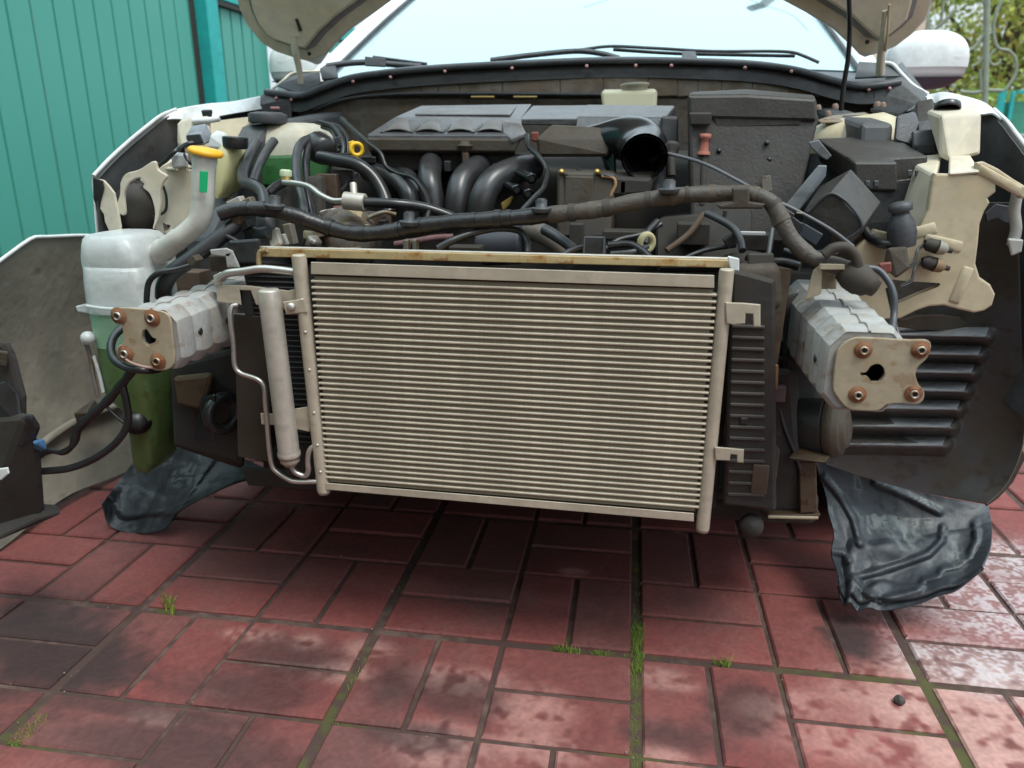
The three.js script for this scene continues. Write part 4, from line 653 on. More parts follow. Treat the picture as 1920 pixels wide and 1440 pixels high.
// ---------------------------------------------------------------- the new condenser hung in front of the radiator
{
  const b = V(960, 940, 0), c = thing('condenser', 'new aluminium air-conditioning condenser with receiver tube hung before the radiator', 'condenser', [b.x, b.y, -0.01]);
  const L0 = V(574, 508, 0), R0 = V(1350, 528, 0), L1 = V(604, 910, 0), R1 = V(1322, 972, 0);
  const hl = part(c, 'header_pipe', turned([560, 477, -.009], [608, 925, -.009], [[0, 0], [0, .0095], [.006, .0118], [.985, .0118], [1, .010], [1, 0]], 24), mat.aluMatt);
  const hr = part(c, 'header_pipe', turned([1363, 504, -.009], [1317, 996, -.009], [[0, 0], [0, .009], [.006, .0108], [.985, .0108], [1, .0095], [1, 0]], 24), mat.aluMatt);
  for (const y of [560, 620, 690, 770, 830, 880]) { const t = (y - 477) / 448, p = V(lerp(560, 608, t), y, -.009); part(hl, 'braze_bead', turned(p, p.clone().add(v3(.003, 0, .0128)), [[.85, .003], [1, .002], [1.04, 0]], 8), mat.alu); }
  // top and bottom bars
  const bar = (pts) => { const q = []; for (const [x, y] of pts) { q.push([x, y, 0.0], [x, y, -.018]); } return hull(q, .0008); };
  part(c, 'top_bar', bar([[584, 492], [1338, 517], [584, 513], [1338, 539]]), mat.aluMatt);
  part(c, 'bottom_bar', bar([[612, 906], [1300, 963], [612, 917], [1300, 977]]), mat.aluMatt);
  // tubes and fin strips
  const N = 36, A0 = V(583, 516, 0), A1 = V(612, 906, 0), B0 = V(1343, 541, 0), B1 = V(1308, 963, 0);
  const len = B0.x - A0.x - .002, mid = (t) => { const a = A0.clone().lerp(A1, t), d = B0.clone().lerp(B1, t); return [a, d]; };
  const fl = tex(64, (u, v) => { const s = Math.abs(((u * 8) % 1) - .5) * 2, k = 0.55 + 0.45 * s; return [k, k, k * .98]; }, true, 1);
  fl.repeat.set(60, 60);
  const finM = [[.3, .26, .19], [.315, .272, .198], [.285, .247, .18]].map((q) => std(q, .8, { map: fl, metalness: .15 }));
  const tg = prep(new RoundedBoxGeometry(1, .0042, .017, 2, .0018)), pitch = (A0.y - A1.y) / N, fg = prep(new THREE.BoxGeometry(1, pitch - .0036, .0125));
  { const p = fg.attributes.position, u = fg.attributes.uv; for (let i = 0; i < p.count; i++) u.setXY(i, p.getX(i) * .62, p.getY(i)); }
  for (let i = 0; i <= N; i++) {
    const [a, d] = mid((i) / N), y = (a.y + d.y) / 2, x = (a.x + d.x) / 2, w = d.x - a.x + .004;
    if (i > 0 && i < N) { const m = new THREE.Mesh(tg, mat.aluMatt); m.name = 'tube'; m.scale.x = w; m.position.set(x - b.x, y - b.y + rr(-.0002, .0002), -.0095 + .01); m.rotation.z = (d.y - a.y) / (d.x - a.x) + rr(-.0006, .0006); m.castShadow = m.receiveShadow = true; c.add(m); }
    if (i < N) { const f = new THREE.Mesh(fg, finM[Math.floor(rnd() * 3)]); f.name = 'fin_strip'; f.scale.x = w - .012; f.position.set(x - b.x, y - b.y - pitch / 2, -.0105 + .01); f.rotation.z = (d.y - a.y) / (d.x - a.x); f.castShadow = f.receiveShadow = true; c.add(f); }
  }
  // brackets
  part(c, 'bracket', plate([[1360, 567], [1395, 568], [1426, 571], [1426, 613], [1413, 613], [1412, 589], [1398, 588], [1397, 607], [1374, 609], [1362, 606]], .004, .003), mat.aluMatt);
  part(c, 'bracket', plate([[1340, 838], [1366, 840], [1395, 843], [1394, 868], [1382, 867], [1382, 853], [1370, 852], [1368, 864], [1342, 863]], .004, .003), mat.aluMatt);
  part(c, 'bracket', plate([[406, 533], [470, 536], [540, 545], [566, 538], [572, 560], [575, 588], [540, 590], [525, 572], [480, 572], [470, 545], [449, 544], [452, 572], [406, 566]], -.012, .003), mat.aluMatt, 'wide bracket plate behind the receiver tube');
  const bl = part(c, 'bracket', plate([[530, 566], [570, 560], [576, 586], [536, 590]], .004, .004), mat.aluMatt);
  part(bl, 'bolt', turned([546, 575, .004], [546, 575, .011], [[0, .007], [.6, .007], [1, .005], [1, 0]], 12), mat.silver);
  part(c, 'bracket', [plate([[488, 775], [520, 776], [522, 798], [490, 796]], -.004, .003), plate([[545, 768], [580, 762], [584, 790], [580, 810], [548, 803]], -.008, .003)], mat.aluMatt);
  // receiver tube
  const rv = part(c, 'receiver_tube', turned([504, 542, .006], [543, 858, .006], [[0, 0], [.0, .014], [.012, .0185], [.1, .0188], [.105, .0182], [.96, .0182], [.962, .0196], [.985, .0196], [.99, .0182], [1, .0182], [1, 0]], 32), mat.alu);
  part(rv, 'receiver_end', turned([543, 856, .006], [545, 872, .006], [[0, .017], [.6, .0165], [.7, .012], [1, .011], [1, 0]], 20), mat.alu);
  // pipes
  part(c, 'inlet_pipe', hose([[412, 522, -.01], [426, 513, -.01], [455, 509, -.01], [490, 504, -.01], [520, 506, -.01], [552, 510, -.009]], 15), mat.silver);
  part(c, 'pipe_flange', hull([[402, 518, -.012], [414, 512, -.012], [418, 528, -.012], [404, 536, -.012], [404, 518, -.03], [414, 514, -.03]], .002), mat.alu);
  part(c, 'outlet_pipe', hose([[446, 572, -.008], [436, 574, -.004], [432, 588, .0], [437, 640, .0], [442, 690, .0], [450, 699, .0], [484, 712, .0], [494, 722, .0], [498, 760, .0], [509, 868, .0], [514, 880, .0], [545, 901, .0], [556, 903, .0], [598, 903, -.005]], 9.5, { seg: 110 }), mat.silver);
  part(c, 'receiver_pipe', hose([[546, 868, .006], [549, 880, .004], [558, 888, .002], [572, 892, .0], [578, 884, .0], [577, 862, .0], [582, 842, -.002], [596, 832, -.006]], 10, { seg: 60 }), mat.silver);
}
// ---------------------------------------------------------------- engine bay
const eng = sub(car, 'engine', 'engine with a ribbed grey plastic cover and four curved intake runners');
{
  // block and head as the dark mass behind
  part(eng, 'block', hull([[600, 330, -.5], [1290, 330, -.5], [600, 520, -.42], [1290, 520, -.42], [600, 300, -.8], [1290, 290, -.8], [600, 520, -.8], [1290, 520, -.8]], .01), mat.deep);
  // plastic cover: sloping top in two fields, front strip with four arches, lip below
  const cov = part(eng, 'cover', hull([[692, 254, -.42], [975, 255, -.42], [742, 222, -.52], [976, 224, -.52], [694, 266, -.418], [972, 268, -.418], [742, 240, -.6], [976, 240, -.6]], .003), mat.coverPlastic, 'grey plastic engine cover with four arched ribs');
  part(cov, 'cover_top', hull([[742, 221, -.52], [975, 224, -.52], [790, 200, -.64], [995, 197, -.64], [742, 230, -.52], [975, 232, -.52], [790, 210, -.64], [995, 207, -.64]], .002), mat.coverPlastic);
  part(cov, 'top_inlay', hull([[780, 218, -.535], [955, 219, -.535], [812, 204, -.62], [968, 203, -.62]].map((q) => P(q).add(v3(0, .0035, 0))), .002), std([.16, .165, .17], .45, { map: T.dustGrey }));
  part(cov, 'badge_field', hull([[976, 225, -.52], [1085, 224, -.52], [1000, 200, -.63], [1102, 199, -.63], [976, 232, -.52], [1085, 234, -.52], [1000, 210, -.63], [1102, 210, -.63]], .002), mat.coverPlastic);
  part(cov, 'badge_recess', sheet((u, v) => { const a = u * 2 * Math.PI, r = v; const x = 1044 + 32 * r * Math.cos(a), y = 208.5 + 4.2 * r * Math.sin(a); return V(x, y, lerp(-.615, -.565, (y - 204) / 9)).add(v3(0, .0012, 0)); }, 30, 2, .0008), mat.greyPlastic);
  for (let i = 0; i < 5; i++) { const x0 = [716, 770, 828, 886, 941][i], x1 = x0 + 24; if (i < 4) part(cov, 'cover_rib', hose([[x0, 249, -.425], [lerp(x0, x1, .6), 238, -.465], [x1, 230, -.5]], 8, { oval: .6 }), std([.1, .1, .1], .5, { map: T.dustGrey })); }
  for (let i = 0; i < 4; i++) { const x = [744, 802, 862, 918][i]; part(cov, 'cover_arch', sheet((u, v) => { const s = 2 * u - 1, k = lerp(0, 1, v); return V(x + s * 24 + k * 10, 249 - 20 * k * Math.sqrt(Math.max(0, 1 - s * s * .85)), lerp(-.428, -.5, k)).add(v3(0, .003 + .005 * (1 - s * s), 0)); }, 16, 6, .002), std([.15, .145, .14], .5, { map: T.dustGrey })); }
  part(cov, 'cover_lip', hull([[690, 262, -.415], [970, 264, -.415], [696, 280, -.415], [965, 282, -.415], [690, 262, -.45], [970, 264, -.45], [700, 290, -.45], [960, 290, -.45]], .004), mat.dustyPlastic);
  part(cov, 'cover_mount', [turned([872, 284, -.41], [872, 264, -.41], [[0, .008], [.5, .016], [.6, .016], [.7, .01], [1, .008], [1, 0]], 14), rod([873, 310, -.41], [872, 284, -.41], .007, 10)], mat.dustyPlastic);
  part(cov, 'cover_end', hull([[948, 234, -.45], [972, 238, -.44], [980, 254, -.42], [962, 262, -.415], [950, 250, -.43]], .008, true), std([.2, .2, .21], .35, { map: T.dustGrey }));
  // dark shelf below the cover
  part(eng, 'rail', hull([[705, 290, -.44], [990, 292, -.44], [720, 318, -.44], [990, 318, -.44], [705, 290, -.55], [990, 292, -.55]], .004), mat.deep);
  // intake runners
  const run = (pts, w) => part(eng, 'intake_runner', hose(pts, w, { rad: 20, seg: 36 }), std([.035, .035, .037], .33, { map: T.dustGrey }));
  run([[690, 322, -.46], [724, 328, -.4], [752, 344, -.36], [768, 370, -.34], [772, 420, -.34]], 34);
  run([[740, 322, -.45], [770, 334, -.4], [784, 360, -.37], [790, 400, -.37]], 26);
  run([[812, 300, -.46], [806, 318, -.39], [806, 345, -.355], [812, 380, -.345], [816, 425, -.345]], 44);
  run([[915, 306, -.47], [886, 320, -.4], [865, 342, -.36], [858, 375, -.34], [855, 425, -.34]], 46);
  run([[1000, 312, -.45], [958, 322, -.39], [922, 342, -.35], [904, 375, -.33], [898, 425, -.33]], 50);
  // vacuum stubs
  for (const [x, y, l] of [[970, 356, 30], [998, 335, 26], [992, 364, 20]]) { const s = part(eng, 'vacuum_stub', turned([x - l, y - l * .45, -.36], [x, y, -.32], [[0, .008], [.8, .0085], [.85, .0105], [1, .0105], [1, .007]], 14), mat.gloss); part(s, 'stub_bore', turned([x - 2, y - 1, -.323], [x, y, -.32], [[.2, .0071], [.6, .0071], [.6, 0]], 12), mat.hole); }
  part(eng, 'gold_tab', hull([[942, 382, -.34], [960, 370, -.34], [955, 380, -.34], [944, 392, -.34]], .003), std([.3, .2, .05], .6));
  // throttle box with gilt screws
  const th = part(eng, 'throttle_box', hull([[1050, 326, -.3], [1150, 330, -.3], [1050, 440, -.28], [1140, 440, -.28], [1050, 322, -.36], [1150, 326, -.36], [1050, 440, -.36], [1150, 440, -.36]], .006), std([.055, .045, .035], .6, { map: T.dustBrown }));
  part(th, 'box_panel', hull([[1062, 332, -.292], [1112, 334, -.292], [1060, 384, -.286], [1108, 386, -.286], [1062, 332, -.31], [1112, 386, -.3]], .003), mat.dustyPlastic);
  for (const [x, y] of [[1053, 322], [1120, 322], [1052, 386], [1117, 437], [1210, 458]]) part(th, 'gilt_screw', turned([x, y, -.3], [x, y, -.285], [[0, .005], [.6, .0055], [1, .003], [1, 0]], 10), mat.gold);
  part(th, 'gasket_edge', hose([[1128, 330, -.29], [1150, 334, -.29], [1154, 345, -.29], [1146, 365, -.29], [1142, 376, -.29]], 6), std([.36, .2, .1], .7));
  part(eng, 'throttle_neck', hull([[1152, 336, -.3], [1215, 340, -.3], [1150, 362, -.3], [1210, 358, -.3], [1225, 330, -.33], [1152, 334, -.38], [1215, 336, -.38], [1150, 365, -.38]], .01), mat.iron);
  // intake duct: flat resonator then a glossy elbow with an open mouth
  part(eng, 'intake_box', hull([[1102, 200, -.6], [1262, 202, -.6], [1085, 222, -.52], [1245, 224, -.52], [1082, 252, -.5], [1245, 262, -.5], [1102, 212, -.66], [1262, 212, -.66]], .004), mat.coverPlastic);
  part(eng, 'intake_box_step', hull([[1243, 222, -.49], [1268, 224, -.49], [1243, 280, -.48], [1268, 285, -.48], [1245, 220, -.6], [1268, 222, -.6]], .004), std([.06, .062, .066], .55, { map: T.dustGrey }));
  part(eng, 'intake_duct', hull([[1012, 262, -.38], [1036, 242, -.4], [1128, 246, -.4], [1140, 262, -.39], [1136, 288, -.38], [1014, 288, -.38], [1036, 240, -.46], [1135, 244, -.46], [1014, 288, -.46], [1136, 288, -.46]], .006), mat.dustyPlastic);
  const el = hose([[1085, 266, -.45], [1125, 262, -.43], [1165, 260, -.405], [1196, 264, -.37], [1209, 280, -.33], [1208, 294, -.285]], 84, { rad: 28, seg: 44, cap: false, rf: (t) => 0.62 + 0.42 * sst(.05, .6, t) });
  part(eng, 'intake_elbow', el, mat.gloss, 'glossy black intake elbow with an open mouth');
  const eb = hose([[1150, 262, -.41], [1180, 264, -.39], [1202, 272, -.36], [1209, 284, -.325], [1208, 296, -.285]], 74, { rad: 28, seg: 30, cap: false, rf: (t) => 0.8 + 0.28 * sst(.0, .8, t) });
  part(eng, 'elbow_bore', eb, mat.rubber);
  part(eng, 'elbow_gusset', hull([[1128, 285, -.4], [1150, 288, -.38], [1152, 330, -.37], [1140, 320, -.4]], .004), mat.gloss);
  part(eng, 'clamp', rod([1232, 300, -.38], [1232, 368, -.34], .014, 14), std([.09, .09, .1], .5, { map: T.dustGrey }));
  part(eng, 'cable_end', [turned([1256, 292, -.33], [1256, 270, -.34], [[0, .012], [.3, .013], [.6, .018], [.9, .018], [1, .012], [1, 0]], 14), rod([1258, 330, -.32], [1257, 290, -.33], .009, 10)], mat.iron);
  // dipsticks
  part(eng, 'oil_dipstick', [new THREE.TorusGeometry(.0115, .0042, 10, 22).rotateY(.5).translate(...V(669, 280, -.4).toArray()), rod([670, 310, -.4], [669, 290, -.4], .0035, 8), hull([[656, 268, -.4], [662, 266, -.4], [662, 288, -.4], [657, 286, -.4]], .003)], mat.yellow, 'yellow oil dipstick ring');
  part(eng, 'gearbox_dipstick', [turned([1319, 290, -.34], [1323, 250, -.34], [[0, .0125], [.12, .012], [.2, .0085], [.7, .0065], [.78, .0105], [.98, .0105], [1, 0]], 16)], std([.3, .1, .07], .7), 'faded red dipstick handle');
  part(eng, 'dipstick_tube', rod([1316, 385, -.32], [1320, 292, -.34], .008, 12), mat.iron);
  // accessories low on the engine
  part(eng, 'alternator', [turned([640, 450, -.3], [662, 448, -.16], [[0, .05], [.15, .06], [.7, .06], [.85, .045], [1, .03], [1, 0]], 26)], std([.16, .14, .12], .6, { metalness: .4, map: T.rusty }));
  part(eng, 'pump_body', hull([[530, 348, -.3], [600, 340, -.3], [600, 420, -.28], [520, 420, -.28], [530, 460, -.26], [560, 470, -.26], [530, 348, -.4], [600, 340, -.4], [530, 450, -.4]], .012), mat.iron);
  part(eng, 'cast_lug', hull([[605, 400, -.22], [630, 396, -.22], [628, 420, -.2], [600, 425, -.2], [610, 400, -.26]], .006), mat.alu);
  part(eng, 'rust_block', hull([[628, 390, -.24], [652, 388, -.24], [650, 418, -.23], [628, 420, -.23], [628, 390, -.3], [652, 388, -.3]], .004), std([.16, .07, .05], .8, { map: T.rusty }));
  part(eng, 'cream_tab', hull([[655, 395, -.2], [668, 388, -.2], [676, 395, -.2], [672, 418, -.19], [652, 418, -.19], [655, 395, -.21], [672, 418, -.2]], .004), std([.55, .44, .26], .6, { map: T.light }));
  part(eng, 'cream_bracket', hull([[625, 420, -.18], [690, 424, -.18], [660, 430, -.17], [610, 418, -.19], [625, 424, -.2]], .003), std([.5, .4, .22], .6, { map: T.light }));
  part(eng, 'sensor_block', hull([[690, 400, -.26], [725, 404, -.26], [722, 428, -.25], [690, 426, -.25], [692, 400, -.3]], .005), mat.iron);
  part(eng, 'pulley_nut', turned([588, 455, -.16], [588, 456, -.12], [[0, .014], [.6, .015], [.7, .009], [1, .007], [1, 0]], 6), mat.bolt);
  part(eng, 'pulley_lug', hull([[572, 436, -.18], [590, 438, -.17], [588, 446, -.17], [572, 444, -.18]], .004), mat.creamDirty);
  part(eng, 'pink_hose', hose([[740, 458, -.2], [780, 452, -.2], [815, 446, -.2], [850, 444, -.2]], 12), std([.25, .13, .13], .7, { map: T.dustGrey }));
  part(eng, 'starter', turned([900, 462, -.26], [985, 458, -.25], [[0, .03], [.1, .036], [.9, .036], [1, .03], [1, 0]], 22), std([.03, .03, .038], .5));
  part(eng, 'big_tube', hose([[990, 430, -.24], [1020, 440, -.22], [1050, 460, -.2], [1075, 490, -.18]], 38, { rad: 18 }), std([.14, .12, .11], .6, { map: T.dustBrown }));
  part(eng, 'gearbox_top', hull([[1240, 420, -.3], [1400, 400, -.3], [1240, 500, -.25], [1400, 500, -.25], [1250, 410, -.5], [1400, 400, -.5]], .01), mat.deep);
  part(eng, 'gear_cap', turned([1395, 488, -.16], [1395, 470, -.16], [[0, .04], [.4, .038], [.8, .02], [1, 0]], 18), mat.iron);
}
// airbox
{
  const a = sub(car, 'air_filter_box', 'tall dusty black air filter box with a stepped lid');
  part(a, 'box', hull([[1297, 215, -.36], [1526, 222, -.36], [1302, 440, -.31], [1470, 450, -.31], [1297, 215, -.6], [1526, 222, -.6], [1302, 440, -.6], [1470, 450, -.6]], .008), mat.boxPlastic);
  part(a, 'lid', hull([[1295, 184, -.352], [1400, 183, -.352], [1524, 191, -.352], [1296, 216, -.35], [1525, 222, -.35], [1298, 178, -.62], [1400, 173, -.62], [1522, 184, -.62], [1296, 216, -.62], [1525, 222, -.62]], .006), mat.boxPlastic);
  part(a, 'lid_skirt', plate([[1336, 205], [1520, 205], [1504, 228], [1500, 237], [1342, 242], [1336, 224]], -.3475, .02, { bevel: .004 }), mat.boxPlastic);
  part(a, 'lid_clip', hull([[1294, 214, -.335], [1332, 214, -.335], [1296, 232, -.335], [1330, 232, -.335], [1294, 214, -.36], [1332, 214, -.36]], .003), std([.035, .03, .026], .65, { map: T.dustGrey }));
  for (const [x, y] of [[1348, 283], [1438, 268], [1442, 299], [1322, 340]]) part(a, 'hole_shade', turned([x, y, -.346], [x, y, -.334], [[0, .0045], [1, .0045], [1, 0]], 8), mat.rubber);  // dark discs painted in for the shade of screw holes
  part(a, 'metal_tab', plate([[1428, 330], [1445, 329], [1448, 358], [1430, 360]], -.315, .003, { bevel: .0008, holes: [circ(1435, 335, 2, 6), circ(1436, 342, 2, 6)] }), std([.2, .18, .15], .5, { map: T.rusty }));
}
// relay and fuse boxes
{
  const f = sub(car, 'fuse_box', 'black fuse box with stepped cover');
  part(f, 'cover', hull([[1600, 304, -.34], [1734, 296, -.34], [1600, 346, -.34], [1733, 331, -.34], [1535, 264, -.5], [1640, 260, -.52], [1686, 268, -.5], [1540, 300, -.48], [1733, 300, -.38]], .004), mat.boxPlastic);
  part(f, 'cover_step', hull([[1605, 308, -.32], [1677, 308, -.32], [1606, 352, -.32], [1677, 354, -.32], [1590, 296, -.36], [1662, 295, -.36], [1600, 352, -.38], [1677, 354, -.38]], .004), mat.boxPlastic);
  part(f, 'body', hull([[1600, 350, -.34], [1728, 334, -.34], [1600, 420, -.33], [1700, 450, -.33], [1728, 410, -.33], [1600, 350, -.48], [1728, 334, -.48], [1600, 420, -.48], [1700, 450, -.48]], .005), mat.blackPlastic);
  for (const [x, y] of [[1706, 323], [1720, 323], [1627, 343], [1643, 343]]) part(f, 'cover_clip', hull([[x - 3, y - 3, -.315], [x + 3, y - 3, -.315], [x - 3, y + 6, -.315], [x + 3, y + 6, -.315], [x, y, -.33]], .0015), mat.greyPlastic);
  part(f, 'label_strip', hull([[1711, 372, -.328], [1716, 372, -.328], [1712, 408, -.325], [1716, 408, -.325], [1712, 390, -.33]], .001), mat.creamDirty);
  const c = part(car, 'control_unit', hull([[1560, 361, -.19], [1617, 423, -.18], [1512, 396, -.2], [1583, 453, -.19], [1594, 322, -.26], [1647, 381, -.25], [1540, 352, -.3], [1606, 452, -.3], [1510, 402, -.3]], .0035), mat.boxPlastic, 'tilted black box lid beside the air filter box');
  part(c, 'unit_rim', hose([[1514, 398, -.196], [1560, 363, -.186], [1616, 424, -.176], [1584, 451, -.186]], 6), mat.greyPlastic);
  part(car, 'battery_strap', [hull([[1474, 386, -.27], [1535, 312, -.28], [1548, 312, -.28], [1546, 330, -.28], [1498, 392, -.27], [1474, 386, -.275], [1535, 312, -.285]], .002), hull([[1518, 268, -.29], [1534, 264, -.29], [1557, 292, -.29], [1550, 298, -.29], [1540, 292, -.29], [1522, 276, -.29]], .002)], std([.17, .19, .21], .45, { map: T.dustGrey }));
}
// fluid reservoirs and strut towers
{
  part(car, 'strut_tower', [turned([548, 292, -.66], [546, 232, -.66], [[0, .115], [.5, .11], [.85, .085], [1, .05], [1, 0]], 30)], mat.cream);
  part(car, 'strut_tower', [turned([1605, 275, -.7], [1604, 218, -.7], [[0, .115], [.45, .112], [.8, .09], [1, .055], [1, 0]], 30)], std([.66, .6, .44], .55, { map: T.light }));
  part(car, 'tower_plate', hull([[1535, 226, -.66], [1560, 218, -.7], [1620, 212, -.74], [1632, 216, -.72], [1600, 228, -.64], [1540, 230, -.64]], .002), std([.28, .25, .2], .6, { map: T.rusty }));
  for (const [x, y] of [[1534, 202], [1566, 200], [1553, 213], [1645, 196], [1655, 197]]) part(car, 'tower_nut', turned([x, y + 4, -.7], [x, y - 6, -.7], [[0, .007], [.6, .007], [1, .004], [1, 0]], 6), std([.2, .13, .1], .7));
  const milky = std([.72, .68, .55], .5, { transmission: .25, thickness: 0, map: T.light });
  const k = sub(car, 'coolant_reservoir', 'cream coolant reservoir with green fluid');
  part(k, 'tank', loft([tankRing(505, 590, 231, -.53, .08), tankRing(470, 606, 236, -.51, .11), tankRing(446, 616, 246, -.495, .13), tankRing(438, 621, 262, -.485, .14), tankRing(440, 622, 280, -.48, .145), tankRing(446, 620, 296, -.478, .145)]), milky);
  part(k, 'fluid', hull([[470, 298, -.465], [622, 294, -.485], [480, 345, -.46], [606, 345, -.47], [470, 298, -.6], [622, 294, -.6], [480, 345, -.6]], .006), std([.03, .13, .035], .4, { map: T.dustBrown }));
  part(k, 'cap', turned([503, 232, -.52], [502, 212, -.52], [[0, .038], [.1, .042], [.85, .042], [1, .036], [1, 0]], 22), mat.greyPlastic);
  const p = sub(car, 'steering_reservoir', 'yellowish power steering reservoir with black cap');
  part(p, 'tank', loft([tankRing(418, 452, 272, -.31, .06), tankRing(410, 460, 280, -.3, .075), tankRing(406, 463, 292, -.295, .085), tankRing(404, 460, 335, -.29, .09), tankRing(402, 452, 358, -.288, .085), tankRing(408, 440, 370, -.29, .07)]), std([.6, .56, .3], .45, { transmission: .3, thickness: 0 }));
  part(p, 'cap', turned([442, 279, -.32], [441, 256, -.32], [[0, .02], [.15, .024], [.9, .025], [1, .022], [1, 0]], 18), mat.rubber);
  part(p, 'funnel_neck', hull([[400, 258, -.36], [420, 254, -.36], [424, 276, -.35], [396, 274, -.36], [408, 250, -.4]], .006), mat.whitePlastic);
  const b = sub(car, 'brake_reservoir', 'pale yellow brake fluid reservoir');
  part(b, 'tank', hull([[1133, 178, -.84], [1226, 176, -.84], [1136, 200, -.83], [1225, 200, -.83], [1134, 174, -.92], [1226, 173, -.92], [1136, 200, -.92], [1225, 200, -.92]], .008), std([.66, .6, .4], .5, { transmission: .2, thickness: 0 }));
  part(b, 'cap', turned([1190, 175, -.87], [1190, 156, -.87], [[0, .03], [.6, .031], [.7, .035], [.95, .035], [1, .03], [1, 0]], 20), std([.3, .27, .2], .6));
  part(car, 'inner_cap', hull([[470, 216, -.6], [530, 218, -.6], [474, 230, -.58], [530, 232, -.58], [480, 212, -.64], [528, 214, -.64]], .004), mat.greyPlastic);
  part(car, 'apron_panel', hull([[350, 236, -.62], [470, 222, -.66], [350, 300, -.55], [430, 300, -.55], [470, 240, -.7], [350, 240, -.7]], .004), mat.creamDirty);
  // grey corrugated conduit and connectors beside the right tower
  part(car, 'relay_block', hull([[1686, 222, -.5], [1712, 216, -.52], [1718, 235, -.5], [1702, 268, -.48], [1682, 262, -.48], [1690, 222, -.56], [1716, 232, -.56]], .006), mat.greyPlastic);
  part(car, 'relay_block', hull([[1714, 250, -.42], [1752, 248, -.42], [1756, 280, -.41], [1740, 288, -.41], [1716, 276, -.41], [1720, 250, -.48], [1754, 250, -.48]], .005), mat.greyPlastic);
  part(car, 'relay_mouth', hull([[1717, 273, -.404], [1751, 271, -.404], [1752, 286, -.402], [1722, 288, -.402]], .002), mat.hole);
  part(car, 'relay_block', hull([[1722, 195, -.6], [1745, 190, -.6], [1752, 212, -.58], [1728, 224, -.56], [1716, 214, -.58], [1724, 236, -.52], [1746, 232, -.52]], .005), mat.iron);
  part(car, 'relay_block', hull([[1724, 232, -.5], [1748, 228, -.5], [1752, 246, -.48], [1726, 250, -.48], [1730, 232, -.54]], .004), mat.greyPlastic);
  part(car, 'wing_hose', hose([[1635, 206, -.72], [1660, 212, -.68], [1685, 214, -.64], [1700, 210, -.62], [1735, 185, -.7]], 7), mat.rubber);
}
// main taped harness over the radiator, with clip heads
{
  const H = [[410, 402, -.06], [440, 393, -.07], [500, 393, -.08], [560, 407, -.09], [610, 425, -.1], [660, 437, -.1], [720, 436, -.1], [790, 424, -.1], [860, 416, -.1], [960, 409, -.1], [1050, 401, -.1], [1130, 391, -.1], [1200, 377, -.1], [1270, 367, -.1], [1340, 363, -.1], [1410, 365, -.09], [1446, 380, -.08], [1466, 415, -.07], [1490, 455, -.06], [1530, 487, -.05], [1575, 500, -.045], [1605, 515, -.04], [1615, 535, -.04]];
  const h = sub(car, 'main_harness', 'thick taped wiring harness sagging across the radiator'), g = hose(H, 31, { seg: 220, rad: 16, rf: (t) => 1 + .05 * Math.sin(t * 120) + .04 * Math.sin(t * 47) - .12 * sst(.2, 0, t) });
  const g1 = hose(Array.from({ length: 40 }, (_, i) => g.userData.curve.getPointAt(i / 39 * .52)), 30, { seg: 130, rad: 16, rf: (t) => 1 + .05 * Math.sin(t * 62) - .12 * sst(.35, 0, t) }), g2 = hose(Array.from({ length: 40 }, (_, i) => g.userData.curve.getPointAt(.515 + i / 39 * .485)), 31, { seg: 130, rad: 16, rf: (t) => 1 + .05 * Math.sin(t * 57) });
  part(h, 'loom', g1, std([.022, .0215, .022], .36, { map: T.dustGrey, bumpMap: T.fine, bumpScale: .0008 }), 'black taped end of the harness'); part(h, 'loom', g2, std([.075, .062, .05], .6, { map: T.dustBrown, bumpMap: T.fine, bumpScale: .0008 }), 'dust-brown end of the harness');
  const cv = g.userData.curve;
  for (let i = 0; i < 34; i++) { const t = .03 + i * .0285 + rr(-.006, .006), w = rr(.004, .011), n = 4, pts = Array.from({ length: n }, (_, k) => cv.getPointAt(clamp(t + w * k / (n - 1), 0, 1))), r = g.userData.radius(t) * 2.07; part(h, 'tape_wrap', hose(pts, r, { seg: 5, rad: 16 }), t > .5 ? (i % 2 ? mat.dustyTape : mat.dustyRubber) : mat.tape); }
  for (const [x, y, z] of [[515, 382, -.075], [767, 413, -.085], [1015, 388, -.085], [1255, 352, -.085]]) { const c = part(h, 'clip', turned([x, y + 10, z], [x, y - 14, z], [[0, .014], [.25, .0165], [.38, .0165], [.42, .009], [.95, .0095], [1, .006], [1, 0]], 12), mat.greyPlastic); part(c, 'clip_head', turned([x, y - 8, z], [x, y - 16, z], [[0, .0085], [.8, .0085], [1, .006], [1, 0]], 6), mat.blackPlastic); }
  part(h, 'cable_tie_plate', plate([[1372, 352], [1405, 352], [1406, 378], [1436, 382], [1430, 392], [1350, 392], [1346, 384], [1374, 378]], -.07, .008, { bevel: .003 }), mat.dustyPlastic);
  part(h, 'elbow_plug', turned([1580, 506, -.05], [1642, 542, -.02], [[0, .016], [.25, .022], [.5, .023], [.8, .018], [.85, .014], [1, .012], [1, 0]], 18), mat.dustyRubber);
}
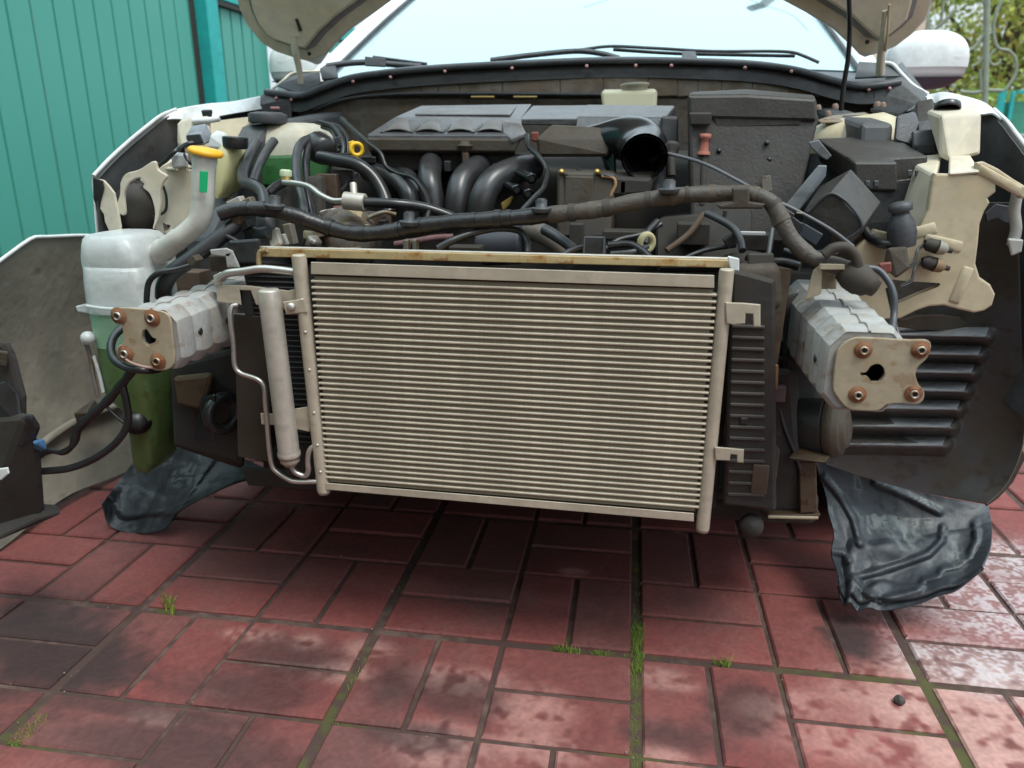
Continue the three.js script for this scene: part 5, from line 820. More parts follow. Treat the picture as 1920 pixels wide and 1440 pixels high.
// hoses, pipes, cables
{
  const B = (name, pts, w, m, o) => part(car, name, hose(pts, w, o), m);
  const greyHose = std([.05, .054, .06], .42, { map: T.dustGrey });
  B('coolant_hose', [[482, 268, -.4], [466, 295, -.36], [455, 325, -.3], [458, 342, -.26], [476, 348, -.22], [492, 362, -.18], [498, 392, -.12]], 21, greyHose);
  B('coolant_hose', [[514, 264, -.42], [496, 290, -.38], [482, 318, -.34], [474, 342, -.28]], 17, greyHose);
  B('coolant_hose', [[610, 276, -.42], [588, 262, -.4], [566, 268, -.36], [556, 295, -.32], [556, 330, -.28], [566, 370, -.22], [572, 405, -.16]], 17, greyHose);
  B('coolant_hose', [[618, 288, -.44], [600, 268, -.42], [582, 270, -.38], [574, 300, -.34], [576, 345, -.29], [584, 390, -.2], [590, 420, -.16]], 15, mat.rubber);
  part(car, 'hose_joint', turned([590, 272, -.42], [612, 284, -.38], [[0, .026], [.3, .032], [.8, .03], [1, .02], [1, 0]], 18), mat.rubber);
  B('heater_hose', [[600, 295, -.36], [630, 300, -.34], [668, 308, -.33], [698, 330, -.33], [718, 362, -.32], [730, 400, -.3]], 25, std([.022, .022, .024], .3, { map: T.dustGrey }), { rad: 18 });
  B('coolant_hose', [[500, 365, -.2], [515, 352, -.24], [532, 342, -.28]], 18, mat.rubber);
  const ac = B('ac_pipe', [[532, 342, -.2], [555, 344, -.19], [580, 350, -.18], [602, 366, -.17], [625, 376, -.165], [648, 376, -.16]], 11, mat.silver);
  part(ac, 'crimp_sleeve', rod([646, 376, -.16], [684, 380, -.16], .0155, 18), mat.alu);
  part(ac, 'crimp_port', rod([664, 366, -.16], [662, 344, -.17], .006, 10), mat.alu);
  part(ac, 'service_cap', turned([536, 330, -.21], [536, 318, -.21], [[0, .011], [.8, .011], [1, .008], [1, 0]], 12), std([.4, .46, .3], .6)); part(ac, 'service_valve', rod([537, 342, -.21], [536, 330, -.21], .009, 12), mat.gold);
  B('ac_rubber_hose', [[684, 380, -.16], [740, 382, -.17], [790, 388, -.19], [835, 402, -.2], [870, 418, -.2]], 19, mat.rubber);
  B('wire_loom', [[640, 222, -.52], [660, 242, -.48], [690, 268, -.4], [714, 288, -.38], [724, 312, -.37], [745, 325, -.36], [775, 334, -.33], [795, 358, -.3], [804, 385, -.24], [800, 410, -.14], [790, 440, -.1]], 8.5, mat.tape, { seg: 70 });
  B('wire_loom', [[988, 254, -.4], [992, 275, -.36], [1012, 296, -.33], [1025, 318, -.31], [1020, 350, -.26], [1000, 372, -.2], [978, 396, -.13]], 10, mat.rubber, { seg: 60 });
  part(car, 'red_plug', hull([[998, 250, -.38], [1008, 250, -.38], [1008, 264, -.38], [998, 262, -.38], [1000, 252, -.39]], .003), mat.red);
  B('wire_loom', [[820, 466, -.07], [845, 452, -.08], [890, 436, -.1], [940, 428, -.11], [975, 434, -.11], [988, 452, -.1], [990, 475, -.08]], 13, mat.rubber, { seg: 60 });
  B('wire_loom', [[1020, 430, -.16], [1050, 448, -.14], [1080, 470, -.1]], 20, greyHose);
  B('wire_loom', [[1050, 480, -.07], [1080, 466, -.08], [1115, 460, -.08]], 11, mat.rubber);
  B('wire_loom', [[1140, 460, -.09], [1180, 458, -.09], [1205, 470, -.08], [1220, 484, -.07]], 14, mat.rubber);
  B('wire_loom', [[1145, 476, -.08], [1185, 472, -.08], [1215, 462, -.1]], 10, greyHose);
  part(car, 'fan_bracket', [hull([[1098, 445, -.08], [1132, 446, -.08], [1096, 480, -.075], [1134, 480, -.075], [1098, 445, -.1], [1132, 446, -.1]], .003)], mat.blackPlastic);
  for (const x of [1096, 1133]) B('bracket_edge', [[x, 444, -.076], [x - 2, 480, -.07]], 4, mat.greyPlastic);
  part(car, 'pipe_grommet', new THREE.TorusGeometry(.0125, .006, 10, 20).rotateY(.7).translate(...V(1212, 455, -.14).toArray()), std([.5, .44, .24], .6));
  B('hood_cable', [[1252, 288, -.3], [1290, 297, -.28], [1330, 311, -.24], [1390, 342, -.2], [1440, 369, -.16], [1500, 398, -.15], [1560, 432, -.15], [1600, 462, -.15]], 6.5, std([.11, .11, .12], .5));
  B('wire_loom', [[1325, 400, -.18], [1350, 412, -.16], [1375, 428, -.14], [1388, 450, -.12], [1392, 470, -.1]], 14, greyHose);
  B('wire_loom', [[1360, 395, -.17], [1358, 412, -.17], [1362, 420, -.16]], 8, greyHose);
  B('wire_loom', [[1448, 430, -.14], [1444, 455, -.12], [1440, 480, -.1]], 10, greyHose);
  B('wire_loom', [[1400, 480, -.1], [1430, 490, -.09], [1470, 492, -.09], [1500, 500, -.08]], 18, mat.rubber);
  B('wire_loom', [[1545, 478, -.03], [1562, 466, -.03], [1585, 464, -.03], [1602, 478, -.03], [1608, 500, -.03], [1600, 520, -.03]], 20, mat.dustyRubber, { rad: 16 });
  B('wire_loom', [[1622, 502, -.06], [1645, 506, -.06], [1666, 528, -.05], [1676, 555, -.04], [1676, 590, -.03], [1672, 630, -.0]], 13, greyHose);
  B('wire_loom', [[1664, 540, -.05], [1672, 575, -.04], [1680, 615, -.02], [1688, 636, -.01]], 8, mat.rubber);
  B('wire_loom', [[1618, 428, -.26], [1634, 448, -.24], [1660, 458, -.22], [1680, 455, -.22]], 18, mat.rubber);
  part(car, 'bulb_connector', [turned([1692, 462, -.22], [1688, 378, -.22], [[0, .02], [.3, .023], [.55, .02], [.7, .014], [.78, .013], [.8, .018], [.95, .018], [1, .008], [1, 0]], 18)], mat.greyPlastic);
  part(car, 'bulb_connector', hull([[1668, 470, -.2], [1695, 468, -.2], [1700, 500, -.19], [1680, 515, -.19], [1662, 500, -.2], [1672, 475, -.22]], .005), mat.dustyPlastic);
  part(car, 'red_plug', hull([[1650, 496, -.19], [1668, 494, -.19], [1668, 508, -.19], [1654, 510, -.19]], .003), mat.red);
  for (const [x, y, m] of [[1755, 463, std([.35, .33, .27], .4, { transmission: .3, thickness: 0 })], [1750, 496, std([.2, .13, .07], .6)]]) {
    const k = part(car, 'bulb_holder', turned([x - 22, y - 7, -.222], [x + 30, y + 8, -.222], [[0, .006], [.15, .011], [.5, .012], [.7, .009], [.75, .005], [1, .004], [1, 0]], 14), mat.iron); part(k, 'bulb', turned([x + 2, y, -.218], [x + 22, y + 6, -.218], [[0, .012], [.7, .010], [1, .004], [1, 0]], 14), m);
    for (const d of [0, 5]) part(k, 'bulb_wire', hose([[x - 22, y - 7 + d, -.222], [x - 35, y + 5 + d, -.21], [x - 42, y + 28 + d, -.2], [x - 62, y + 40 + d * .5, -.195]], 4), mat.rubber);
  }
  // radiator hose end by the washer tank
  B('radiator_hose', [[450, 412, -.09], [425, 435, -.07], [390, 462, -.05], [350, 492, -.03], [322, 512, -.02], [308, 536, -.02], [306, 556, -.03]], 30, std([.02, .02, .022], .42, { map: T.dustGrey }), { rad: 18 });
  B('drain_hose', [[365, 496, -.02], [330, 506, -.01], [298, 512, -.0], [280, 528, .0], [275, 560, .0], [276, 585, .0]], 11, mat.rubber);
  part(car, 'hose_bracket', [hull([[396, 470, -.03], [425, 467, -.03], [436, 472, -.03], [430, 480, -.03], [398, 476, -.03], [400, 470, -.05], [436, 472, -.05]], .002), hull([[424, 476, -.03], [436, 474, -.03], [448, 500, -.03], [428, 500, -.03], [436, 474, -.035]], .002)], mat.crash);
  part(car, 'sensor_cup', hull([[434, 455, -.04], [484, 452, -.04], [440, 490, -.04], [478, 490, -.04], [434, 455, -.08], [484, 452, -.08]], .004), mat.blackPlastic);
  part(car, 'hose_valve', [rod([498, 400, -.12], [500, 455, -.1], .016, 16), rod([482, 440, -.1], [506, 436, -.09], .012, 12)], greyHose);
  part(car, 'pump_flange', hull([[506, 440, -.1], [520, 432, -.1], [526, 455, -.09], [512, 462, -.09], [510, 440, -.12]], .005), mat.alu);
  // black loop round the left crash box and wires to the removed lamp
  B('wire_loop', [[232, 612, .03], [216, 628, .05], [208, 648, .07], [214, 674, .09], [240, 690, .1], [270, 694, .1], [296, 692, .06], [320, 680, .0]], 15, mat.rubber, { seg: 60 });
  B('wire_loop', [[222, 660, .085], [246, 680, .112], [272, 688, .112], [288, 690, .1]], 5, std([.3, .2, .16], .6));
}
// small fittings that fill the bay
{
  const F = (x, y, z, w, h, m, d = .02, name = 'connector', tilt = 0) => { const c = V(x, y, z), k = mpp(c), g = new RoundedBoxGeometry(w * k, h * k, d, 2, .0022); g.rotateZ(tilt); g.translate(c.x, c.y, c.z - d / 2); return part(eng, name, g, m); };
  const W = (pts, w, m = mat.rubber, name = 'wire') => part(eng, name, hose(pts, w), m);
  const dull = std([.22, .2, .17], .6, { metalness: .3, map: T.rusty }), brown = std([.09, .06, .04], .75, { map: T.dustBrown }), gum = std([.03, .032, .036], .4, { map: T.dustGrey });
  W([[598, 228, -.5], [622, 236, -.48], [636, 252, -.46], [644, 276, -.44], [640, 300, -.42]], 9, gum); W([[604, 238, -.5], [622, 246, -.48], [630, 262, -.46], [634, 285, -.44]], 8, gum); W([[612, 230, -.52], [636, 238, -.5], [650, 256, -.47], [652, 290, -.44], [650, 330, -.4]], 7, mat.rubber);
  F(628, 268, -.44, 26, 18, mat.greyPlastic, .03, 'connector', .3); F(642, 300, -.42, 20, 26, mat.blackPlastic, .03); F(690, 300, -.42, 30, 12, mat.blackPlastic, .03); F(700, 296, -.405, 8, 4, mat.greyPlastic, .004);
  F(655, 330, -.36, 22, 18, mat.greyPlastic, .02, 'sensor', -.3); W([[655, 332, -.35], [648, 348, -.33], [640, 358, -.3]], 7, gum); F(612, 350, -.32, 40, 46, brown, .04, 'bracket'); F(640, 350, -.34, 40, 60, mat.deep, .04, 'bracket');
  F(838, 312, -.4, 12, 20, gum, .02, 'injector'); F(930, 316, -.41, 14, 18, gum, .02, 'injector'); F(872, 300, -.4, 10, 26, brown, .02, 'injector'); F(960, 306, -.4, 40, 6, gum, .01, 'rail_pipe');
  F(708, 412, -.22, 34, 22, brown, .03, 'bracket'); F(716, 420, -.19, 14, 14, mat.blackPlastic, .02); W([[690, 408, -.2], [720, 398, -.21], [742, 402, -.22]], 8, dull, 'pipe'); F(610, 408, -.2, 20, 26, dull, .02, 'bracket', .3); F(598, 438, -.15, 26, 14, dull, .02, 'bracket', .2);
  F(760, 462, -.16, 10, 24, dull, .02, 'stud'); F(776, 462, -.16, 8, 24, dull, .02, 'stud'); F(640, 470, -.14, 60, 10, dull, .03, 'bracket'); F(540, 440, -.13, 16, 40, dull, .02, 'bracket', .15); F(526, 452, -.12, 20, 22, std([.4, .38, .35], .6, { map: T.light }), .02, 'fitting', .3);
  F(870, 470, -.16, 60, 14, mat.iron, .04, 'bracket'); F(1080, 440, -.2, 26, 40, mat.iron, .03, 'bracket'); F(1175, 442, -.2, 90, 16, mat.iron, .05, 'bracket'); W([[1130, 470, -.14], [1160, 450, -.16], [1200, 440, -.18], [1240, 420, -.2]], 10, gum);
  W([[1210, 458, -.13], [1214, 436, -.15], [1232, 415, -.18]], 12, gum); F(1190, 350, -.3, 50, 30, mat.iron, .04, 'throttle_cap'); F(1168, 352, -.29, 12, 26, mat.blackPlastic, .02); W([[1082, 316, -.34], [1100, 325, -.31], [1130, 328, -.29], [1150, 332, -.29]], 5, gum); F(1060, 356, -.29, 8, 60, mat.blackPlastic, .01, 'trim');
  F(1300, 440, -.22, 60, 40, mat.iron, .05, 'gear_lever_bracket'); W([[1250, 470, -.18], [1290, 440, -.2], [1320, 400, -.22]], 12, brown, 'shift_cable'); W([[1270, 490, -.14], [1320, 470, -.16], [1380, 460, -.16]], 9, gum); F(1372, 452, -.14, 26, 20, gum, .02, 'connector', .6); F(1410, 438, -.16, 50, 8, std([.4, .4, .4], .4), .004, 'clip'); F(1420, 455, -.17, 60, 30, mat.iron, .04, 'battery_tray');
  F(1478, 400, -.14, 24, 10, gum, .02, 'connector', -.5); F(1490, 420, -.14, 26, 18, mat.blackPlastic, .03, 'connector', -.6); F(1500, 400, -.13, 14, 4, dull, .004, 'clip', -.1); F(1520, 440, -.16, 40, 24, std([.035, .045, .055], .45), .04, 'connector', -.5); F(1500, 465, -.14, 50, 20, mat.iron, .04, 'bracket', -.5); W([[1470, 470, -.12], [1500, 478, -.11], [1540, 474, -.1], [1570, 470, -.08]], 12, gum);
  F(470, 440, -.09, 30, 24, mat.blackPlastic, .03); F(455, 425, -.08, 24, 14, gum, .02, 'connector', .5); F(440, 410, -.07, 20, 22, brown, .02); W([[420, 440, -.06], [440, 450, -.06], [470, 470, -.06], [480, 490, -.05]], 9, gum); F(438, 380, -.16, 30, 14, std([.42, .4, .36], .6, { map: T.light }), .02, 'fitting', .4); F(462, 378, -.15, 18, 12, dull, .02, 'fitting', .4);
  F(360, 490, -.0, 20, 14, mat.dustyPlastic, .02, 'hose_clamp', .7); F(352, 530, -.08, 50, 40, brown, .04, 'bracket'); F(420, 495, -.08, 60, 30, brown, .03, 'bracket');
  F(1465, 560, -.13, 20, 40, mat.iron, .03, 'bracket'); F(1462, 740, -.08, 22, 30, std([.12, .08, .09], .7), .03, 'pipe_end'); F(1455, 800, -.1, 26, 40, gum, .03, 'bracket'); F(1450, 870, -.08, 18, 60, brown, .03, 'bracket'); W([[1460, 760, -.1], [1470, 800, -.1], [1490, 850, -.1], [1500, 880, -.1]], 8, gum); F(1395, 790, -.02, 14, 14, mat.blackPlastic, .006, 'tank_clip'); F(1425, 900, -.02, 30, 60, brown, .02, 'tank_foot');
}
// ---------------------------------------------------------------- removed bumper, wires, lamp housing
{
  const X = -1.44, b = thing('bumper_cover', 'removed white bumper cover stood on edge showing its grey dusty inside', 'bumper', [X, 0, -0.3]);
  const inside = std([.29, .26, .21], .75, { map: grimeMap(303, [0.82, 0.84, 0.84], [0.66, 0.66, 0.68], .8, 1.1), bumpMap: T.soft, bumpScale: .003 });
  const TP = [[360, 446], [240, 444], [150, 443], [62, 447], [0, 500], [-60, 552], [-120, 606]].map(([a, c]) => onX(a, c, X)), topY = (z) => { for (let i = 0; i < TP.length - 1; i++) if (z <= TP[i + 1].z) return lerp(TP[i].y, TP[i + 1].y, clamp((z - TP[i].z) / (TP[i + 1].z - TP[i].z))); return .3; }, bow = (y) => -0.06 * Math.sin(clamp(y / .7) * Math.PI);
  const f = (u, v, o) => { const z = lerp(-.84, .35, u), y = lerp(0.004 + .03 * Math.exp(-(((z + .42) / .16) ** 2)), topY(z), v); return v3(X + o + bow(y) + .05 * sst(-.2, .35, z), y, z); };
  part(b, 'inner_face', sheet((u, v) => f(1 - u, v, 0), 50, 30, .003), inside);
  part(b, 'painted_skin', sheet((u, v) => f(1 - u, v, -.005), 50, 30, .004), mat.white);
  part(b, 'edge_lip', hose(Array.from({ length: 36 }, (_, i) => f(i / 35, 1, 0).add(v3(0, .002, 0))), .009, { seg: 90 }), mat.white);
  part(b, 'stiffener', hose([f(.1, .28, .012), f(.3, .26, .012), f(.55, .22, .012), f(.8, .2, .012)], .03, { oval: .5 }), inside);
  part(b, 'clip_tab', hull([onX(142, 776, X + .02), onX(175, 752, X + .02), onX(190, 770, X + .02), onX(150, 800, X + .02), onX(160, 775, X + .05)], .004), mat.dustyPlastic);
  // lamp housing standing in front of it
  const hx = -1.2, q = (px, py, z) => V(px, py, z);
  const l = thing('fog_lamp_housing', 'black plastic lamp housing with plugged wiring leaning in the removed bumper', 'lamp housing', [-1.25, 0, .06]);
  part(l, 'housing', [hull([q(-30, 640, .08), q(10, 648, .08), q(22, 672, .08), q(28, 710, .08), q(40, 740, .08), q(40, 800, .08), q(-30, 830, .08), q(-30, 640, .0), q(20, 672, .0), q(40, 800, .0)], .008), hull([q(-30, 790, .1), q(45, 785, .1), q(64, 845, .08), q(68, 920, .06), q(72, 950, .05), q(-30, 985, .1), q(40, 790, -.02), q(70, 940, -.02), q(-30, 970, .0)], .01), hull([q(-30, 960, .09), q(60, 948, .05), q(105, 950, .02), q(108, 962, .03), q(70, 972, .06), q(-30, 1020, .12), q(105, 955, -.03), q(-30, 990, 0)], .004)], mat.deep);
  part(l, 'lamp_back', hull([q(10, 720, .09), q(30, 740, .09), q(36, 790, .1), q(-20, 800, .1), q(-20, 730, .1)], .006), mat.rubber);
  part(l, 'side_clip', hull([q(0, 660, .095), q(12, 662, .095), q(10, 684, .095), q(0, 682, .095)], .003), mat.dustyPlastic);
  part(l, 'white_clip', hull([q(0, 880, .12), q(14, 878, .12), q(16, 886, .12), q(2, 898, .12)], .002), mat.whitePlastic);
  part(l, 'blue_plug', hull([q(64, 828, .08), q(80, 826, .08), q(84, 840, .08), q(66, 842, .08), q(66, 830, .1)], .003), std([.06, .16, .3], .5));
  part(l, 'lever', hull([q(30, 800, .1), q(56, 782, .1), q(68, 800, .09), q(60, 820, .09), q(40, 830, .1)], .006), mat.blackPlastic);
  const w = thing('lamp_wire', 'black taped wire running from the washer tank to the removed lamp', 'wire', [-1.1, .2, .06]);
  part(w, 'wire', hose([[250, 690, .06], [238, 708, .06], [205, 748, .06], [170, 780, .06], [146, 805, .06], [136, 835, .06], [118, 848, .06], [90, 846, .06], [60, 868, .07], [20, 896, .08]], 17, { rf: (t) => 1 - .35 * sst(.45, .7, t) + .1 * Math.sin(t * 60), seg: 80 }), mat.tape);
  const w2 = thing('lamp_wire', 'thicker plain black wire looping low beside the hanging splash shield', 'wire', [-1.1, .15, .05]);
  part(w2, 'wire', hose([[228, 716, .06], [236, 750, .06], [240, 790, .06], [222, 825, .06], [180, 858, .06], [130, 878, .06], [75, 884, .06], [30, 890, .08]], 14, { seg: 70 }), mat.rubber);
  part(w2, 'branch', hose([[200, 762, .06], [215, 778, .06], [234, 794, .06]], 6), mat.rubber);
}
// ---------------------------------------------------------------- corrugated fence on the left, gate frame behind it
{
  const teal = std([.062, .29, .235], .5, { clearcoat: .15 }), teal2 = std([.05, .33, .28], .45, { map: T.plain });
  const corr = (X, z0, z1, y0, y1, pitch, m, name, label, group) => {
    const fe = thing(name, label, 'fence', [X, 0, (z0 + z1) / 2], group), nS = Math.round((z0 - z1) / (pitch * 10)) || 1;
    for (let s = 0; s < nS; s++) {
      const a = lerp(z0, z1, s / nS) - (s ? .002 : 0), b2 = lerp(z0, z1, (s + 1) / nS), pts = [], n = Math.round((a - b2) / pitch);
      for (let i = 0; i < n; i++) { const zz = a - i * (a - b2) / n, p = (a - b2) / n; pts.push([zz, 0], [zz - p * .89, 0], [zz - p * .905, -.007], [zz - p * .985, -.007]); }
      pts.push([b2, 0]);
      const g = new THREE.BufferGeometry(), pos = [];
      for (let i = 0; i < pts.length - 1; i++) { const [za, xa] = pts[i], [zb, xb] = pts[i + 1]; const A = [X + xa, y0, za], B = [X + xb, y0, zb], C = [X + xa, y1, za], D = [X + xb, y1, zb]; pos.push(...A, ...B, ...C, ...B, ...D, ...C); const k = -.0012; const A2 = [A[0] + k, A[1], A[2]], B2 = [B[0] + k, B[1], B[2]], C2 = [C[0] + k, C[1], C[2]], D2 = [D[0] + k, D[1], D[2]]; pos.push(...A2, ...C2, ...B2, ...B2, ...C2, ...D2); }
      g.setAttribute('position', new THREE.Float32BufferAttribute(pos, 3)); g.computeVertexNormals();
      part(fe, 'sheet', g, m);
    }
    return fe;
  };
  const f = corr(-2.1, 1.5, -2.33, .05, 2.1, .1035, teal, 'fence', 'teal corrugated metal fence standing beside the removed bumper');
  part(f, 'rail', rbox(-2.16, -2.115, .5, .54, -2.33, 1.5, .004), teal2); part(f, 'rail', rbox(-2.16, -2.115, 1.7, 1.74, -2.33, 1.5, .004), teal2);
  for (const z of [1.3, -.5]) part(f, 'post', rbox(-2.22, -2.16, 0, 2.1, z - .03, z + .03, .006), mat.iron);
  const g = thing('gate', 'second teal corrugated panel in a bright turquoise frame behind the raised hood', 'gate', [-2.1, 0, -3]);
  const z0 = -2.4, z1 = -2.5;
  part(g, 'post', rbox(-2.14, -2.05, 0, 2.3, z1, z0, .008), mat.turquoise, 'bright turquoise square gate post');
  part(g, 'frame_edge', rbox(-2.16, -2.11, 0, 2.3, -2.398, -2.325, .004), mat.iron);
  part(g, 'top_rail', rbox(-2.13, -2.07, 1.555, 1.66, -4.3, z1, .006), mat.turquoise);
  part(g, 'top_trim', rbox(-2.125, -2.075, 1.53, 1.554, -4.3, z1, .004), mat.iron);
  const sh = (za, zb, x, m) => { const pos = []; const n = Math.round((za - zb) / .1), pts = []; for (let i = 0; i < n; i++) { const zz = za - i * .1; pts.push([zz, 0], [zz - .086, 0], [zz - .0875, -.016], [zz - .0985, -.016]); } pts.push([zb, 0]); for (let i = 0; i < pts.length - 1; i++) { const [a, xa] = pts[i], [b, xb] = pts[i + 1]; pos.push(x + xa, .1, a, x + xb, .1, b, x + xa, 1.53, a, x + xb, .1, b, x + xb, 1.53, b, x + xa, 1.53, a); } const q = new THREE.BufferGeometry(); q.setAttribute('position', new THREE.Float32BufferAttribute(pos, 3)); q.computeVertexNormals(); return q; };
  part(g, 'sheet', sh(z1, -3.05, -2.1, teal), teal); part(g, 'sheet', sh(-3.05, -4.3, -2.06, teal2), teal2); part(g, 'post', rbox(-2.14, -2.06, 0, 1.66, -4.4, -4.3, .006), mat.turquoise);
}
// ---------------------------------------------------------------- background on the right: pale pillar, scrolled iron gate, tree, low green fence
{
  const p1 = V(1737, 60, -3.4), pil = thing('pillar', 'pale peach brick pillar beside the door mirror', 'pillar', [p1.x - .18, 0, -3.4]);
  const bm = [std([.75, .6, .46], .8, { map: T.light }), std([.8, .68, .54], .8, { map: T.light }), std([.7, .56, .44], .8, { map: T.light })];
  for (let j = 0; j < 27; j++) for (let i = 0; i < 2; i++) { const o = j & 1 ? .02 : 0, x0 = p1.x - .36 + i * .18 + (i ? o : 0), x1 = p1.x - .36 + (i + 1) * .18 - .008 + (i ? 0 : o); part(pil, 'brick', rbox(x0, x1, j * .08, j * .08 + .072, -3.76, -3.4 + rr(-.002, .002), .004), bm[Math.floor(rnd() * 3)]); }
  part(pil, 'mortar', rbox(p1.x - .355, p1.x - .013, 0, 2.15, -3.75, -3.408, .002), std([.5, .46, .4], .9));
  // gate scrolls traced on their plane
  const zG = -3.6, ir = std([.27, .31, .24], .7, { map: T.plain }), gt = thing('iron_gate', 'grey wrought-iron gate with scrollwork in front of the tree', 'gate', [V(1850, 100, zG).x, 0, zG]);
  const S = (pts, w) => part(gt, 'scroll', hose(pts.map(([x, y]) => [x, y, zG]), w * .75, { seg: pts.length * 12, rad: 8 }), ir);
  part(gt, 'bar', rod(V(1856, -260, zG), V(1836, 700, zG), .016, 10), ir);
  S([[1842, 0], [1850, 20], [1850, 50], [1838, 75], [1822, 92], [1800, 100], [1788, 118], [1784, 140], [1785, 165]], 8); S([[1880, 0], [1866, 30], [1864, 70], [1872, 90], [1892, 96], [1904, 110], [1905, 135], [1895, 155], [1885, 170]], 8);
  S([[1866, 92], [1856, 105], [1856, 116], [1864, 122], [1873, 118], [1876, 110]], 6); S([[1822, 125], [1834, 118], [1846, 104], [1852, 88]], 6); S([[1768, 0], [1766, 30], [1758, 50], [1745, 62], [1740, 72]], 7); S([[1790, 20], [1772, 38], [1760, 50]], 10); S([[1800, 172], [1825, 174], [1850, 170], [1880, 170]], 9); S([[1838, 130], [1840, 170]], 8);
  for (const x of [1738, 1960]) part(gt, 'stile', rod(V(x, -260, zG - .03), V(x - 8, 620, zG - .03), .02, 10), ir);
  for (const [y, k] of [[250, 0], [600, 1]]) part(gt, 'rail', rod(V(1735, y, zG - .03), V(1962, y + 8, zG - .03), .016, 10), ir);
  // low green fence further off
  const zF = -6.4, a = V(1872, 172, zF), gf = thing('low_fence', 'bright green metal fence panels under the tree', 'fence', [a.x + .6, 0, zF]);
  part(gf, 'panel', rbox(a.x + .02, a.x + 2.4, .05, a.y - .08, zF - .03, zF, .004), std([.06, .3, .2], .6, { map: T.plain }));
  part(gf, 'post', rbox(a.x, a.x + .05, 0, a.y + .02, zF + .004, zF + .05, .004), mat.turquoise); part(gf, 'post', rbox(a.x + .09, a.x + .12, 0, a.y, zF + .004, zF + .05, .004), mat.turquoise);
  part(gf, 'top_rail', rbox(a.x + .14, a.x + 2.4, a.y - .02, a.y + .01, zF, zF + .04, .004), mat.turquoise);
  // tree: leaves through the crown's volume
  const zT = -8.5, tb = V(1850, 300, zT), tr = thing('tree', 'yellow-green leafy tree behind the iron gate', 'tree', [tb.x, 0, zT]);
  const bark = std([.12, .09, .065], .9, { map: T.rusty, bumpMap: T.soft, bumpScale: .01 });
  part(tr, 'trunk', [hose([v3(tb.x, 0, zT), v3(tb.x - .05, 1.0, zT), v3(tb.x + .05, 2.2, zT), v3(tb.x + .2, 3.6, zT)], .26, { rf: (t) => 1 - .7 * t }), ...[[-.9, 2.4, .3], [.9, 2.7, -.2], [-.4, 3.2, -.5], [.7, 3.6, .4], [-1.1, 1.9, .1]].map(([x, y, z]) => hose([v3(tb.x, y * .5, zT), v3(tb.x + x * .5, y * .8, zT + z * .5), v3(tb.x + x, y, zT + z)], .09, { rf: (t) => 1 - .7 * t }))], bark);
  const leaf = new THREE.BufferGeometry(); leaf.setAttribute('position', new THREE.Float32BufferAttribute([0, 0, 0, .024, .035, .008, 0, .075, 0, 0, 0, 0, 0, .075, 0, -.024, .035, .008], 3)); leaf.computeVertexNormals();
  const N = 60000, im = new THREE.InstancedMesh(prep(leaf), new THREE.MeshPhysicalMaterial({ color: new THREE.Color().setRGB(.46, .5, .11), roughness: .8, transmission: .4, thickness: 0 }), N), o = new THREE.Object3D(), c = new THREE.Color();
  const clumps = Array.from({ length: 130 }, () => { const th = rr(0, 6.3), r = Math.sqrt(rnd()) * 1.9; return [Math.cos(th) * r, rr(.55, 4.6), Math.sin(th) * r * .6, rr(.25, .55), rr(.75, 1.3), rr(.6, 1.4)]; });
  for (let i = 0; i < N; i++) { const k = clumps[i % 130], th = rr(0, 6.3), ph = Math.acos(rr(-1, 1)), r = k[3] * Math.cbrt(rnd()); o.position.set(k[0] + r * Math.sin(ph) * Math.cos(th), k[1] + r * Math.cos(ph) * .8, k[2] + r * Math.sin(ph) * Math.sin(th)); o.rotation.set(rr(-3, 3), rr(-3, 3), rr(-3, 3)); const s = rr(.6, 1.2); o.scale.set(s, s, s); o.updateMatrix(); im.setMatrixAt(i, o.matrix); im.setColorAt(i, c.setRGB(k[4] * rr(.8, 1.2), rr(.85, 1.15), k[5])); }
  im.name = 'crown'; im.userData.kind = 'stuff'; im.castShadow = true; tr.add(im);
}
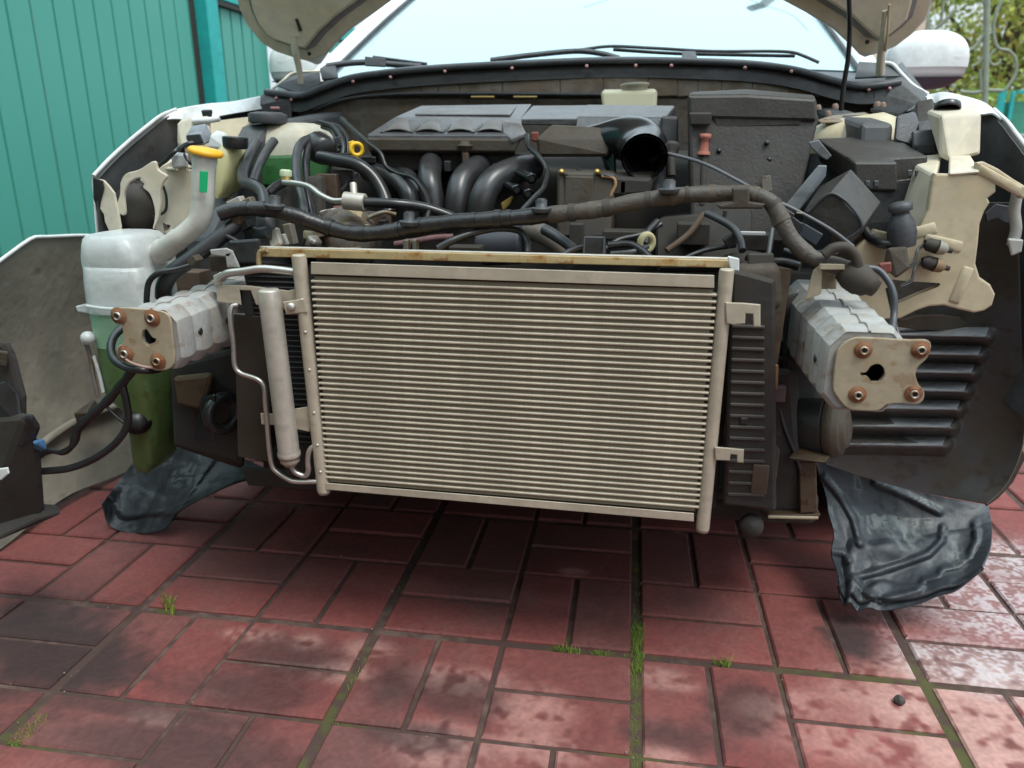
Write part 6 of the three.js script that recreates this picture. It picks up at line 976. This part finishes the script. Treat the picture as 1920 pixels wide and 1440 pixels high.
// ---------------------------------------------------------------- the house the car faces: its warm wall throws warm light back on everything that looks forward
{
  const hw = thing('house_wall', 'warm beige plastered house wall across the yard from the car front', 'house', [-2.6, 0, 3.5]);
  part(hw, 'wall', rbox(-6, .9, 0, 3.9, 3.3, 3.55, .01), std([.4, .3, .2], .9, { map: T.light }));
  part(hw, 'eaves', rbox(-6.1, 1.1, 3.91, 4.05, 3.05, 3.8, .02), std([.3, .2, .13], .8, { map: T.light }));
}
// ---------------------------------------------------------------- street lamp and wires behind the car that the windscreen mirrors
{
  const n = (() => { const a = wsB(.82), b = wsT(.82), d = wsB(.92); return b.clone().sub(a).cross(a.clone().sub(d)).normalize(); })(); if (n.y < 0) n.negate();
  const hit = (px, py) => onPlane(px, py, wsB(.82).lerp(wsT(.82), .25), n), refl = (px, py, D) => { const h = hit(px, py), d = h.clone().sub(CAM).normalize(), r = d.addScaledVector(n, -2 * d.dot(n)); return h.addScaledVector(r, D); };
  const top = refl(1462, 12, 9), tip = refl(1424, 52, 9);
  console.log('lamp', top.toArray().map((x) => x.toFixed(2)).join(), tip.toArray().map((x) => x.toFixed(2)).join());
  const po = thing('street_lamp', 'street lamp on a concrete pole mirrored in the windscreen', 'street lamp', [top.x, 0, top.z]);
  part(po, 'pole', turned(v3(top.x, 0, top.z), v3(top.x, top.y, top.z), [[0, .14], [1, .08], [1, 0]], 14), std([.35, .33, .3], .85));
  part(po, 'lamp_head', hose([top, top.clone().lerp(tip, .5), tip], .32, { oval: .5 }), std([.12, .09, .08], .7));
  const wire = (a, b, i) => { const w = thing('overhead_wire', ['thin overhead cable left of the pole top in the windscreen mirror image', 'overhead cable bundle right of the pole in the windscreen mirror image', 'long thin cable arcing across the windscreen mirror image'][i], 'wire', [a.x, a.y, a.z]); const m = a.clone().lerp(b, .5).add(v3(0, -.25, 0)); part(w, 'cable', hose([a, m, b], .03, { seg: 30, rad: 6 }), mat.rubber); };
  wire(top.clone(), refl(1300, -40, 12), 0); wire(top.clone(), refl(1560, 90, 11), 1); wire(refl(985, 85, 10), refl(1250, -10, 10), 2);
}
renderer.render(scene, camera);
